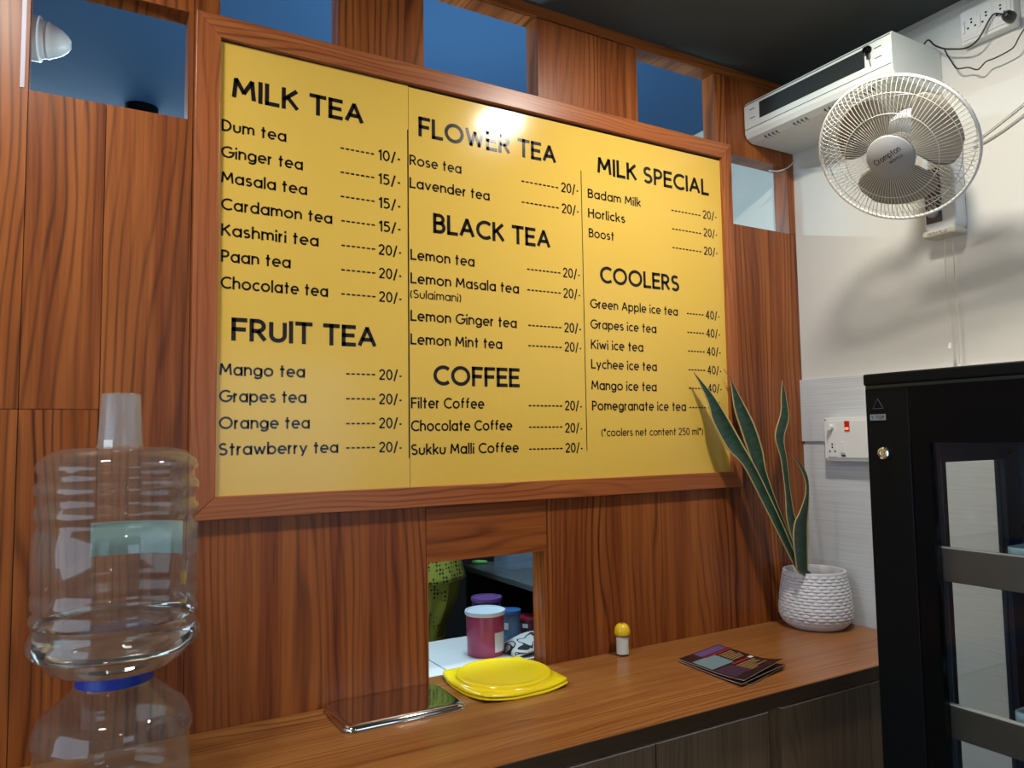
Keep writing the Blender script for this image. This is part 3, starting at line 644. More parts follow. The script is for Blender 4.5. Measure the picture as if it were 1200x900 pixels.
sx, sy = at(729.5, 769, Z=0.9).x+0.007, at(729.5, 769, Z=0.9).y+0.008
sh = thing('salt_shaker', 'small clear shaker of white salt with yellow dome cap', 'salt shaker', (sx, sy, 0.9))
mb = MB(); mb.lathe([(0, 0.0003), (0.0165, 0.0003), (0.0172, 0.002), (0.0172, 0.050), (0.0165, 0.052), (0.0160, 0.052), (0.0160, 0.004), (0, 0.004)], (sx, sy, 0.9)); mb.build('shaker_body', M['glass'], sh, smooth='auto')
mb = MB(); mb.lathe([(0, 0.0045), (0.0155, 0.0045), (0.0155, 0.046), (0, 0.0475)], (sx, sy, 0.9)); mb.build('salt', M['salt'], sh, smooth='auto')
mb = MB(); mb.lathe([(0.0, 0.0515), (0.0190, 0.0515), (0.0200, 0.054), (0.0200, 0.061), (0.0180, 0.070), (0.0135, 0.0765), (0.007, 0.0795), (0.004, 0.0795), (0.0035, 0.078), (0, 0.078)], (sx, sy, 0.9)); capo = mb.build('cap', M['lid_yellow'], sh, smooth='auto')
mb = MB(); mb.lathe([(0, 0.0786), (0.0036, 0.0786), (0.0036, 0.0800), (0, 0.0800)], (sx, sy, 0.9), n=16); mb.build('pour_hole', M['fan_panel'], capo)

# leaflets: thin folded menus, dark print
paper = {k: plain('leaflet_'+k, c, 0.28) for k, c in dict(black=(0.016, 0.010, 0.016), purple=(0.13, 0.075, 0.24), red=(0.42, 0.02, 0.03), gold=(0.36, 0.22, 0.08), teal=(0.16, 0.27, 0.31), cream=(0.62, 0.55, 0.42), white=(0.75, 0.75, 0.75), plum=(0.05, 0.03, 0.06)).items()}
LA, LB, LD = at(795, 774.5, Z=0.903), at(842, 757.5, Z=0.903), at(872, 803, Z=0.903)
e1 = (LB-LA); W1 = e1.length; e1.normalize(); e2 = (LD-LA); W2 = e2.length; e2.normalize()
def leaflet(z, rot, dx, dy, curl, label, art):
    o = thing('menu_leaflet', label, 'leaflet', (LA.x, LA.y, 0.9), 'menu leaflets piled on the counter')
    ca, sa = cos(rot), sin(rot)
    def P(u, v, dz=0.0):
        p = e1*(u*W1) + e2*(v*W2); q = Vector((p.x*ca - p.y*sa, p.x*sa + p.y*ca, 0))
        lift = curl*max(0, (v-0.55)/0.45)**2 * (0.35+0.65*u)
        return Vector((LA.x+dx, LA.y+dy, 0)) + q + Vector((0, 0, z + dz + lift))
    mb = MB(); N = 10
    top_ = [[mb.v(P(u, v/N, 0.0012)) for u in (0, 0.5, 1)] for v in range(N+1)]; bot = [[mb.v(P(u, v/N, 0.0)) for u in (0, 0.5, 1)] for v in range(N+1)]
    for v in range(N):
        for u in (0, 1):
            mb.face([top_[v][u], top_[v][u+1], top_[v+1][u+1], top_[v+1][u]], 0); mb.face([bot[v+1][u], bot[v+1][u+1], bot[v][u+1], bot[v][u]], 1)
        mb.face([bot[v][0], top_[v][0], top_[v+1][0], bot[v+1][0]], 1); mb.face([top_[v][2], bot[v][2], bot[v+1][2], top_[v+1][2]], 1)
    mb.face([top_[0][0], bot[0][0], bot[0][1], bot[0][2], top_[0][2], top_[0][1]], 1); mb.face([bot[N][0], top_[N][0], top_[N][1], top_[N][2], bot[N][2], bot[N][1]], 1)
    mb.build('folded_sheet', [paper['black'], paper['cream']], o)
    for nm, k, u0, u1, v0, v1 in art:
        mb = MB(); n2 = max(1, int((v1-v0)*N+0.5))
        for j in range(n2):
            a, c = v0+(v1-v0)*j/n2, v0+(v1-v0)*(j+1)/n2
            mb.quad(P(u0, a, 0.0015), P(u1, a, 0.0015), P(u1, c, 0.0015), P(u0, c, 0.0015))
        mb.build(nm, paper[k], o)
art = [('picture', 'purple', 0.32, 0.97, 0.02, 0.16), ('heading_bar', 'red', 0.34, 0.98, 0.18, 0.215), ('picture', 'teal', 0.04, 0.56, 0.20, 0.52), ('picture', 'plum', 0.03, 0.42, 0.56, 0.86), ('heading_bar', 'red', 0.46, 0.90, 0.545, 0.58), ('sticker', 'white', 0.88, 0.97, 0.53, 0.585)]
for k in range(6): art.append(('text_line', 'gold', 0.60, 0.93-0.02*(k % 3), 0.25+0.042*k, 0.272+0.042*k))
for k in range(6): art.append(('text_line', 'gold', 0.44, 0.90-0.03*(k % 2), 0.62+0.042*k, 0.642+0.042*k))
leaflet(0.9002, R(3), 0.004, -0.004, 0.004, 'bottom menu leaflet of the small pile on the counter', [])
leaflet(0.9030, R(-2.5), 0.0, -0.002, 0.010, 'middle menu leaflet of the pile, its end curling up', [('picture', 'plum', 0.05, 0.95, 0.05, 0.3)])
leaflet(0.9070, 0.0, 0.0, 0.0, 0.016, 'top dark menu leaflet with purple and red print on the pile', art)

# ================================================================== WATER JARS AND TUMBLER
JX, JY = -1.933, -0.22
def zpx(y): return at(138, y, Y=JY).z
def dense(prof, k=3):
    out = []
    for i in range(len(prof)-1):
        for j in range(k):
            t = j/k; s_ = t; out.append((prof[i][0]*(1-s_)+prof[i+1][0]*s_, prof[i][1]*(1-s_)+prof[i+1][1]*s_))
    return out + [prof[-1]]
PX = 1.205/FPX
upj = thing('water_bottle', 'upper clear water bottle with a pale sticker, upside down on another', 'water bottle', (JX, JY, zpx(783)), 'stacked clear water bottles')
prof = [(0, 783), (36, 783), (58, 780.5), (70, 774), (77, 765), (80, 761), (86, 757), (90.5, 750), (91, 744), (88, 737), (85.5, 731), (85.5, 724), (88, 720), (88.5, 716), (86, 711), (85.5, 705), (87.5, 700), (87.5, 690), (84, 685), (87.5, 680), (87.5, 640), (87, 618), (83.5, 613), (83.5, 607), (87.5, 602), (87.5, 594), (83.5, 589), (83.5, 579), (87.5, 574), (87.5, 567), (82.5, 561), (82.5, 553), (86.5, 548), (85.5, 543), (82, 537), (72, 529.5), (60, 525.5), (50, 524.5), (0, 524.5)]
pr = [(r*PX, zpx(y)) for r, y in prof]
inn = [(max(0, r-0.0018) if r > 0 else 0, z + (0.0018 if i == 0 else 0)) for i, (r, z) in enumerate(pr)]
mb = MB(); mb.lathe(pr, (JX, JY, 0), n=72); mb.build('bottle_shell', M['jar_plastic'], upj, smooth=True)
zw = zpx(722)
wpr = [(max(0, min(r-0.0022, 84.5*PX)), max(z, zpx(782.0))) for r, z in pr if z < zw]
mb = MB(); mb.lathe(wpr + [(wpr[-1][0], zw), (0, zw)], (JX, JY, 0), n=72); mb.build('water', M['water'], upj, smooth='auto')
# sticker on the far side of the shell, seen through it
vd = Vector((JX-CAM.x, JY-CAM.y, 0)).normalized(); sd = Vector((vd.y, -vd.x, 0))
mb = MB(); rs = 87.5*PX + 0.0006; row = []
for k in range(17):
    xx = (-30 + 101*k/16)*PX*1.03; yy = sqrt(max(0, rs*rs - xx*xx)); p = Vector((JX, JY, 0)) + sd*xx + vd*yy
    row.append((mb.v((p.x, p.y, zpx(661))), mb.v((p.x, p.y, zpx(619)))))
for a, c in zip(row, row[1:]): mb.face([a[0], c[0], c[1], a[1]])
st = mb.build('sticker', M['sticker_clear'], upj, smooth=True); md = st.modifiers.new('thick', 'SOLIDIFY'); md.thickness = 0.0003

lowj = thing('water_bottle', 'lower clear water bottle with blue neck ring, standing on the counter', 'water bottle', (JX, JY, 0.9), 'stacked clear water bottles')
prof = [(38, 792), (41, 797), (43, 802), (46, 803), (48, 808), (53, 810), (55, 814), (61, 817), (64, 822), (72, 826), (77, 832), (80.5, 840), (80.5, 845), (83.5, 849), (84, 855), (82.5, 860), (81, 864), (81, 899), (82.5, 903), (82.5, 910), (81, 914)]
pr = [(r*PX, zpx(y)) for r, y in prof] + [(81*PX, 0.925), (79*PX, 0.910), (73*PX, 0.9035), (60*PX, 0.9005), (0, 0.9020)]
mb = MB(); mb.lathe(pr, (JX, JY, 0), n=72); mb.build('bottle_shell', M['jar_plastic'], lowj, smooth=True)
mb = MB(); mb.lathe([(0, zpx(797)), (40.5*PX, zpx(797)), (41.5*PX, zpx(796)), (41.5*PX, zpx(784.5)), (40.5*PX, zpx(783.4)), (0, zpx(783.4))], (JX, JY, 0), n=56); mb.build('neck_ring', M['blue_cap'], lowj, smooth='auto')

tz = zpx(524.5)+0.0004
tb = thing('plastic_tumbler', 'frosted plastic tumbler upside down on top of the water bottle', 'tumbler', (JX, JY, tz))
hgt = zpx(461.5)-tz
mb = MB(); mb.lathe([(24.3*PX, 0), (25.2*PX, 0.0), (25.0*PX, 0.003), (24.2*PX, 0.004), (21.3*PX, hgt*0.96), (20.4*PX, hgt), (0, hgt), (0, hgt-0.002), (20.0*PX, hgt-0.002), (23.2*PX, 0.004)], (JX, JY, tz), n=40); mb.build('tumbler_wall', M['frost'], tb, smooth='auto')
mb = MB(); c = Vector((JX, JY, 0)); rr = 24.6*PX
ps = []
for xx in (-17*PX, -8*PX):
    yy = sqrt(rr*rr-xx*xx)+0.0008; ps.append(c + sd*xx - vd*yy)
mb.face([mb.v((p.x, p.y, z)) for p, z in ((ps[0], zpx(524)), (ps[1], zpx(524)), (ps[1], zpx(515.5)), (ps[0], zpx(515.5)))])
tg = mb.build('price_tag', plain('white_tag', (0.8, 0.8, 0.78), 0.6), tb); tg['label'] = 'tiny white tag'; md = tg.modifiers.new('thick', 'SOLIDIFY'); md.thickness = 0.0002

# ================================================================== POTTED PLANT
PXc, PYc = -0.119, -0.108
pl = thing('potted_snake_plant', 'tall snake plant in white woven-pattern pot in the counter corner', 'potted plant', (PXc, PYc, 0.9))
Hp = 0.160
def pot_r(t):
    pts = [(0, 0.076), (0.03, 0.083), (0.10, 0.094), (0.22, 0.101), (0.35, 0.1015), (0.6, 0.097), (0.85, 0.090), (0.95, 0.0875), (1.0, 0.0870)]
    for (a, x), (b_, y) in zip(pts, pts[1:]):
        if a <= t <= b_: return x + (y-x)*(t-a)/(b_-a)
    return pts[-1][1]
mb = MB(); NA, NZ, ROWS, CO = 264, 132, 15, 22
rows = []
for j in range(NZ+1):
    t = j/NZ; rr = pot_r(t); row = []
    zt = (t-0.13)/(0.83)*ROWS; ri = math.floor(zt); fz = zt-ri
    for k in range(NA):
        d = 0.0
        if 0 <= zt < ROWS:
            fa = (k/NA*CO + 0.5*(ri % 2) + 0.11*sin(ri*7.3)) % 1.0
            hl = 0.5 + 0.5*sin(pi*fz); bl = 0.35+0.65*sin(pi*fa)
            d = 0.0026*hl*bl
            if fz < 0.17: d -= 0.0018
            elif fa < 0.09: d -= 0.0018
        elif zt >= ROWS: d = 0.0012
        row.append(mb.v((PXc + (rr+d-0.001)*cos(2*pi*k/NA), PYc + (rr+d-0.001)*sin(2*pi*k/NA), 0.9 + 0.0003 + t*Hp)))
    rows.append(row)
for ri_ in range(NZ):
    a, c = rows[ri_], rows[ri_+1]
    zt = ((ri_+0.5)/NZ-0.13)/0.83*ROWS; rI = math.floor(zt); fz = zt-rI
    for k in range(NA):
        fa = ((k+0.5)/NA*CO + 0.5*(rI % 2) + 0.11*sin(rI*7.3)) % 1.0
        mb.face([a[k], a[(k+1) % NA], c[(k+1) % NA], c[k]], 1 if (0 <= zt < ROWS and fz < 0.14 and 0.12 < fa < 0.80) else 0)
inn = []
for rr, z in ((0.086, Hp+0.0015), (0.081, Hp+0.0015), (0.079, Hp-0.002), (0.080, Hp-0.03), (0.084, Hp-0.055)):
    inn.append([mb.v((PXc + rr*cos(2*pi*k/NA), PYc + rr*sin(2*pi*k/NA), 0.9+z)) for k in range(NA)])
allr = [rows[-1]] + inn
for a, c in zip(allr, allr[1:]):
    for k in range(NA): mb.face([a[k], a[(k+1) % NA], c[(k+1) % NA], c[k]])
mb.face(list(reversed(rows[0]))); mb.face(inn[-1])
mb.build('pot', [M['pot'], M['pot_seam']], pl, smooth='auto')
mb = MB(); mb.lathe([(0, Hp-0.030), (0.04, Hp-0.028), (0.078, Hp-0.033), (0.078, Hp-0.045), (0, Hp-0.045)], (PXc, PYc, 0.9), n=40); mb.build('soil', M['soil'], pl, smooth=True)
def resample(pts, n):
    pts = [Vector(p) for p in pts]; L = [0]
    for a, c in zip(pts, pts[1:]): L.append(L[-1] + (c-a).length)
    out = []
    for k in range(n):
        d = L[-1]*k/(n-1); i = 0
        while i < len(L)-2 and L[i+1] < d: i += 1
        t = (d-L[i])/max(1e-9, L[i+1]-L[i])
        # catmull-rom
        p0, p1, p2, p3 = pts[max(0, i-1)], pts[i], pts[i+1], pts[min(len(pts)-1, i+2)]
        out.append(0.5*((2*p1) + (p2-p0)*t + (2*p0-5*p1+4*p2-p3)*t*t + (-p0+3*p1-3*p2+p3)*t**3))
    return out
def leaf(left, right, y_tip, y_base, fold=0.25, root=None):
    """edges listed tip to base (px); distance runs from y_tip to y_base"""
    n = 28
    Lp, Rp = resample([(x, y, 0) for x, y in left], n), resample([(x, y, 0) for x, y in right], n)
    mb = MB(); rows = []; uvr = [0.0, 0.075, 0.3, 0.5, 0.7, 0.925, 1.0]; Ltot = 0
    for k in range(n):
        t = k/(n-1); yy = y_tip + (y_base-y_tip)*t**1.2
        a = at(Lp[k].x, Lp[k].y, Y=yy); c = at(Rp[k].x, Rp[k].y, Y=yy); wd = (c-a).length
        row = []
        for u in uvr:
            p = a.lerp(c, u); dip = fold*wd*(1-abs(2*u-1)**1.5)
            row.append(mb.v(p + Vector((0.25, 0.85, 0.1))*dip*0.6))
        rows.append(row)
    if root is not None:     # carry the blade down into the soil
        base = rows[-1]; cen = sum((v.co for v in base), Vector())/7
        row = [mb.v(Vector((root[0], root[1], 0.9+Hp-0.05)) + (v.co-cen)*0.75) for v in base]; rows.append(row)
    for k in range(len(rows)-1):
        for j in range(6):
            mb.face([rows[k][j], rows[k][j+1], rows[k+1][j+1], rows[k+1][j]], 0, [(uvr[j], k/28), (uvr[j+1], k/28), (uvr[j+1], (k+1)/28), (uvr[j], (k+1)/28)])
    o = mb.build('leaf', M['leaf'], pl, smooth=True, recalc=False)
    md = o.modifiers.new('thick', 'SOLIDIFY'); md.thickness = 0.0022; md.offset = 0
    return o
leaf([(813, 436), (821, 452), (830, 473), (835.6, 495), (853, 527), (871, 546), (892.5, 587), (914, 630), (931, 664)],
     [(813, 436), (825, 450), (837, 464.5), (853, 489), (872, 523), (888, 552), (908, 594), (923, 628), (938, 666)], -0.030, -0.135, 0.22, (PXc-0.022, PYc-0.010))
leaf([(848, 432), (856, 448), (860, 477), (868.4, 505), (881, 541), (901, 587), (919, 619), (934, 660)],
     [(848, 432), (859.2, 450), (872, 473), (884.6, 498), (894, 527), (899, 555), (915, 601), (929, 634), (940, 662)], -0.022, -0.118, 0.25, (PXc-0.010, PYc+0.006))
leaf([(916.7, 446), (915.2, 465), (914.7, 484), (908, 511), (914.7, 537), (920, 576.6), (922, 608.6), (930, 640.6), (936, 664)],
     [(916.7, 446), (920, 458), (922.7, 473.4), (924.8, 491), (919, 514), (922.7, 541), (925.6, 569.5), (930, 598), (934.4, 614), (938, 636), (941, 664)], -0.075, -0.108, 0.2, (PXc+0.008, PYc+0.012))
leaf([(928.8, 534.6), (936, 545), (943, 562), (944, 578), (937, 600), (931, 613), (929.5, 634), (933.5, 668)],
     [(928.8, 534.6), (940, 545), (947.2, 562), (948, 587), (947, 612), (947, 633.5), (947, 668)], -0.150, -0.150, 0.2, (PXc+0.006, PYc-0.02))

# ================================================================== AIR CURTAIN
ax0, ay0, ay1, az0, az1 = -0.222, -0.492, -0.004, 2.358, 2.480
ac = thing('air_curtain', 'white box-shaped air curtain high on the wall above the fan', 'air curtain', (0, -0.25, az0))
mb = MB()
prof = [(-0.0005, az0), (ax0+0.030, az0), (ax0+0.008, az0+0.010), (ax0, az0+0.024), (ax0, az1-0.010), (ax0+0.006, az1), (-0.0005, az1)]
mb.prism([(x, ay0, z) for x, z in prof], (0, ay1-ay0, 0)); acb = mb.build('housing', M['white_metal'], ac, bevel=0.002)
s0, s1 = at(890, 128, X=ax0).y, at(1013, 66, X=ax0).y
mb = MB(); mb.box((ax0-0.0012, s1, 2.4135), (ax0-0.0003, s0, 2.4635))
mb.build('intake_grille', M['dark_slot'], ac)
for zz in (2.4715, 2.3945):
    mb = MB(); mb.box((ax0-0.0008, ay0+0.002, zz-0.0008), (ax0-0.0001, ay1-0.002, zz+0.0008)); mb.build('groove', M['dark_slot'], ac)
for yy, zz in ((-0.037, 2.452), (-0.037, 2.425), (-0.455, 2.452), (-0.455, 2.425)):
    mb = MB(); mb.box((ax0-0.0008, yy-0.010, zz-0.001), (ax0-0.0001, yy+0.010, zz+0.001)); mb.build('vent_slit', M['dark_slot'], ac)
for g in range(4):
    for k in range(4):
        yy = -0.065 - g*0.105 - k*0.014; mb = MB(); mb.box((ax0+0.018, yy-0.0007, az0-0.0008), (ax0+0.036, yy+0.0007, az0+0.0052)); mb.build('vent_slit', M['dark_slot'], ac)
ky, kz = at(1017, 62, X=ax0).y, at(1017, 62, X=ax0).z
mb = MB(); mb.lathe([(0, 0), (0.012, 0), (0.012, 0.004), (0.007, 0.006), (0.007, 0.013), (0, 0.014)], (ax0-0.0004, ky, kz+0.006), (-1, 0, 0), n=24); mb.build('rotary_switch', M['black_gloss'], ac, smooth='auto')
mb = MB(); mb.box((ax0-0.006, ky-0.008, kz-0.018), (ax0-0.0005, ky+0.002, kz-0.006)); mb.build('pull_tab', M['steel'], ac, bevel=0.001)
mb = MB(); mb.tube([(ax0-0.003, ky-0.004, kz-0.018), (ax0-0.002, ky-0.006, kz-0.032), (ax0+0.004, ky-0.006, kz-0.050)], 0.0012, 6); mb.build('pull_cord', M['black_plastic'], ac)

# ================================================================== WALL FAN
FC = at(1049.5, 176.5, X=-0.308); v = (FC-CAM).normalized(); rr_ = (RT - v*RT.dot(v)).normalized(); uu_ = rr_.cross(v)
perp = (rr_*-9 - uu_*15)/17.5
FA = (-v*cos(R(29)) + perp*sin(R(29))).normalized()
E1 = (rr_ - FA*rr_.dot(FA)).normalized(); E2 = FA.cross(E1)
if E2.dot(uu_) < 0: E2 = -E2
FK = 0.895; FR = 0.2005
fan = thing('wall_fan', 'cream wire-guard wall fan tilted down below the air curtain', 'fan', (0, -0.49, 1.985))
def FP(r, a, h):
    h = h*(0.62 if h > 0 else 0.9); r = r*FK
    return FC + E1*(r*cos(a)) + E2*(r*sin(a)) + FA*h
mb = MB()
for k in range(96):
    a = 2*pi*k/96
    pts = [FP(0.058, a, 0.060), FP(0.10, a, 0.059), FP(0.15, a+0.01, 0.050), FP(0.182, a+0.016, 0.032), FP(0.196, a+0.02, 0.014), FP(FR, a+0.02, 0.0)]
    mb.tube(pts, 0.00070, 4, caps=False)
for rad, h in ((0.168, 0.041), (0.118, 0.0575)): mb.tube([FP(rad, 2*pi*k/60, h-0.001) for k in range(60)], 0.0010, 5, cyclic=True)
mb.build('front_guard', M['guard'], fan, smooth=True)
mb = MB()
for k in range(84):
    a = 2*pi*k/84
    pts = [FP(FR, a, 0.0), FP(0.199, a-0.03, -0.018), FP(0.188, a-0.07, -0.042), FP(0.160, a-0.12, -0.060), FP(0.110, a-0.2, -0.070), FP(0.05, a-0.3, -0.072)]
    mb.tube(pts, 0.00070, 4, caps=False)
for rad, h in ((0.180, -0.048), (0.125, -0.068), (0.06, -0.073)): mb.tube([FP(rad, 2*pi*k/60, h) for k in range(60)], 0.0011, 5, cyclic=True)
mb.build('rear_guard', M['guard'], fan, smooth=True)
mb = MB(); mb.tube([FP(FR, 2*pi*k/90, 0.0) for k in range(90)], 0.0042, 8, cyclic=True); mb.build('guard_ring', M['white_plastic'], fan, smooth=True)
mb = MB(); mb.lathe([(0, 0.030), (0.0545, 0.030), (0.0555, 0.034), (0.0545, 0.0385), (0.052, 0.0405), (0, 0.042)], FC, FA, n=56); badge = mb.build('badge', M['badge'], fan, smooth='auto')
ta = R(43)
T1 = E1*cos(ta) + E2*sin(ta); T2 = -E1*sin(ta) + E2*cos(ta)
mb = MB()
wd1 = 0.066
o1_ = FC + FA*0.0424 - T1*0.036 - T2*(-0.001); write(mb, 'Crompton', lambda x, y: o1_ + T1*x + T2*y, 0.0150, wd1+0.003, 0.14, 0.13)
o2_ = FC + FA*0.0424 - T1*0.006 - T2*0.013; write(mb, 'HIGH FLO', lambda x, y: o2_ + T1*x + T2*y, 0.0068, 0.034, 0.16, 0.12)
lt_ = mb.build('badge_lettering', M['ink'], badge, recalc=False)
# blades
for ba in (28, 150, 268):
    mb = MB(); NR, NA_ = 14, 26; grid = []
    for i in range(NR+1):
        t = i/NR; r = 0.028 + 0.136*t; row = []
        span = R(18 + 64*sin(pi*min(1, t*0.62+0.12))**1.1)*(1.0 if t < 0.86 else (1.0-0.42*((t-0.86)/0.14)**2))
        for j in range(NA_+1):
            s_ = j/NA_ - 0.5; a = R(ba) + s_*span*1.18 + 0.18*t
            h = -0.018 - 0.020*s_*2*(1-0.35*t) + 0.004*cos(pi*s_)
            row.append(mb.v(FP(r, a, h)))
        grid.append(row)
    for i in range(NR):
        for j in range(NA_): mb.face([grid[i][j], grid[i][j+1], grid[i+1][j+1], grid[i+1][j]])
    o = mb.build('blade', M['blade'], fan, smooth=True); md = o.modifiers.new('thick', 'SOLIDIFY'); md.thickness = 0.0022; md.offset = 0
mb = MB(); mb.lathe([(0, 0.004), (0.022, 0.004), (0.030, -0.004), (0.032, -0.034), (0, -0.034)], FC, FA, n=32); mb.build('blade_hub', M['blade'], fan, smooth='auto')
mb = MB(); mb.lathe([(0, -0.072), (0.052, -0.073), (0.056, -0.085), (0.053, -0.125), (0.042, -0.150), (0.02, -0.160), (0, -0.161)], FC, FA, n=40); mot = mb.build('motor_housing', M['fan_body'], fan, smooth='auto')
# bracket on the wall, stem to the motor
mpos = FC - FA*0.115
BYc, BZ0_, BZ1_ = -0.498, 1.978, 2.20
mb = MB()
out = rrect(-0.535, -0.452, BZ0_, BZ1_, 0.022)
mb.prism([(-0.052, y, z) for y, z in out], (0.0515, 0, 0)); base = mb.build('bracket', M['fan_body'], fan, smooth='auto', bevel=0.004)
mb = MB(); mb.box((-0.0545, -0.500, 2.004), (-0.0522, -0.458, 2.150)); mb.build('control_panel', M['fan_panel'], fan, bevel=0.001)
mb = MB(); mb.lathe([(0, 0), (0.0150, 0), (0.0145, 0.009), (0.0125, 0.0105), (0, 0.011)], (-0.0546, -0.478, 2.032), (-1, 0, 0), n=32); kn = mb.build('speed_knob', plain('grey_knob', (0.33, 0.33, 0.34), 0.4), fan, smooth='auto')
mb = MB(); mb.box((-0.058, -0.534, 1.968), (-0.0005, -0.446, 1.986)); foot = mb.build('base_cap', plain('cream_base', (0.60, 0.57, 0.48), 0.4), fan, bevel=0.006, seg=3)
mb = MB(); write(mb, 'HIGH FLO', lambda x, y: (-0.0584, -0.462-x, 1.9725+y), 0.0065, 0.052, 0.17, 0.12); mb.build('lettering', M['ink'], foot, recalc=False)
mb = MB(); mb.tube([(-0.026, BYc-0.010, 2.185), (-0.040, BYc-0.012, 2.215), (-0.080, BYc-0.022, 2.235), mpos - FA*0.02 + Vector((0, 0, 0.0)), mpos], [0.030, 0.028, 0.026, 0.028, 0.030], 20); mb.build('stem', M['fan_body'], fan, smooth=True)
# the two pull cords
for (px0, py0, px1, py1) in ((1106, 278, 1110, 402), (1116, 277, 1123, 427)):
    a, c = at(px0, py0, X=-0.035), at(px1, py1, X=-0.035); c = Vector((-0.035, a.y, c.z))
    mb = MB(); mb.tube([(a.x, a.y, 1.968), (c.x, c.y, c.z)], 0.0009, 6); cdo = mb.build('pull_cord', M['cord'], fan)
    mb = MB(); mb.lathe([(0, 0), (0.0022, 0), (0.0052, -0.012), (0.0052, -0.016), (0, -0.017)], (c.x, c.y, c.z), n=16); mb.build('cord_bell', M['white_plastic'], cdo, smooth='auto')

# ================================================================== SWITCHBOARDS AND WIRES
def holes(mb, c, mi=0, r=0.0026):
    for dy, dz in ((0, 0.013), (-0.009, -0.008), (0.009, -0.008), (0, 0.004)):
        mb.lathe([(0, 0.0006), (r, 0.0006), (r, -0.0002), (0, -0.0002)], (c[0]-0.0002, c[1]+dy, c[2]+dz), (-1, 0, 0), n=12, mi=mi)
sb = thing('switchboard', 'white switch and socket plate on the tiles beside the display case', 'switchboard', (0, -0.19, 1.44))
y_l, y_r, z_b, z_t = -0.103, -0.285, 1.374, 1.503
mb = MB(); mb.prism([(-0.040, y, z) for y, z in rrect(y_r, y_l, z_b, z_t, 0.007)], (0.0255, 0, 0)); mb.build('back_box', M['white_plastic'], sb, smooth='auto', bevel=0.002)
mb = MB(); mb.prism([(-0.0445, y, z) for y, z in rrect(y_r+0.010, y_l-0.014, z_b+0.010, z_t-0.010, 0.004)], (0.0044, 0, 0)); mb.build('cover_plate', M['white_plastic'], sb, smooth='auto', bevel=0.001)
xf = -0.0447
mb = MB(); mb.lathe([(0, 0), (0.009, 0), (0.0085, 0.012), (0, 0.012)], (xf, -0.132, 1.474), (-1, 0, 0), n=24); mb.box((xf-0.018, -0.134, 1.466), (xf-0.011, -0.130, 1.482)); mb.build('regulator_knob', M['white_plastic'], sb, smooth='auto')
mb = MB(); mb.box((xf-0.003, -0.194, 1.462), (xf-0.0002, -0.178, 1.492)); rk = mb.build('rocker_switch', M['red_lamp'], sb, bevel=0.001)
mb = MB(); mb.box((xf-0.0036, -0.192, 1.466), (xf-0.0031, -0.180, 1.473)); mb.build('neon_lamp', M['neon'], rk)
mb = MB(); mb.box((xf-0.001, -0.150, 1.388), (xf-0.0002, -0.118, 1.436)); so = mb.build('socket', M['white_plastic'], sb)
mb = MB(); holes(mb, (xf-0.0012, -0.134, 1.411)); mb.build('pin_holes', M['black_plastic'], so)
mb = MB(); mb.box((xf-0.003, -0.176, 1.398), (xf-0.0002, -0.160, 1.432)); mb.build('rocker_switch', M['white_plastic'], sb, bevel=0.001)
mb = MB(); mb.box((xf-0.0008, -0.177, 1.388), (xf-0.0001, -0.163, 1.393)); mb.build('marking', M['black_plastic'], sb)
for yy, zz in ((-0.109, 1.497), (-0.109, 1.380)):
    mb = MB(); mb.lathe([(0, 0.0006), (0.002, 0.0006), (0.002, -0.0002)], (-0.0402, yy, zz), (-1, 0, 0), n=12); mb.build('screw', M['black_plastic'], sb)

sb2 = thing('switchboard', 'white socket board at the top right corner with a black plug in it', 'switchboard', (0, -0.62, 2.50))
y_l, y_r, z_b, z_t = -0.562, -0.690, 2.452, 2.542
mb = MB(); mb.prism([(-0.030, y, z) for y, z in rrect(y_r, y_l, z_b, z_t, 0.005)], (0.0295, 0, 0)); mb.build('back_box', M['white_plastic'], sb2, smooth='auto', bevel=0.002)
xf = -0.0305
mb = MB(); mb.box((xf-0.003, y_r+0.006, z_b+0.008), (xf+0.0003, y_l-0.006, z_t-0.006)); mb.build('cover_plate', M['white_plastic'], sb2, bevel=0.001)
xf -= 0.0032
for yc in (-0.592, -0.628, -0.662):
    mb = MB(); mb.box((xf-0.0008, yc-0.014, z_b+0.016), (xf, yc+0.014, z_t-0.016)); so = mb.build('socket', M['white_plastic'], sb2)
    mb = MB(); holes(mb, (xf-0.0010, yc, 2.497)); mb.build('pin_holes', M['black_plastic'], so)
for yc in (-0.571, -0.610):
    mb = MB(); mb.box((xf-0.003, yc-0.004, 2.480), (xf, yc+0.004, 2.512)); mb.build('rocker_switch', M['white_plastic'], sb2, bevel=0.001)
def smooth_path(pts, n=40): return resample(pts, n)
def px_path(pts, X): return [at(a, c, X=X) for a, c in pts]
def wire(name, pts, r, mat, label, n=48):
    mb = MB(); mb.tube(smooth_path(pts, n), r, 7); return tag(mb.build(name, mat, smooth=True), label, 'wire')
pg = at(1180, 18, X=-0.055)
plug = thing('power_plug', 'black plug with its cord in the top right socket board', 'plug', tuple(pg))
mb = MB(); mb.lathe([(0, 0), (0.013, 0), (0.014, 0.006), (0.012, 0.022), (0.006, 0.030), (0, 0.031)], (-0.0348, pg.y, pg.z), (-1, 0, 0), n=24)
mb.build('plug_body', M['black_plastic'], plug, smooth='auto')
mb = MB(); mb.tube(smooth_path([Vector((-0.058, pg.y, pg.z))] + px_path([(1166, 16), (1160, 22), (1153, 35), (1147, 45), (1139, 53), (1129, 57), (1117, 57.5), (1106, 57), (1095, 53), (1087, 47)], -0.045) + [Vector((-0.04, at(1080, 46, X=-0.03).y, 2.484))], 50), 0.0022, 7)
mb.build('cord', M['black_plastic'], plug, smooth=True)
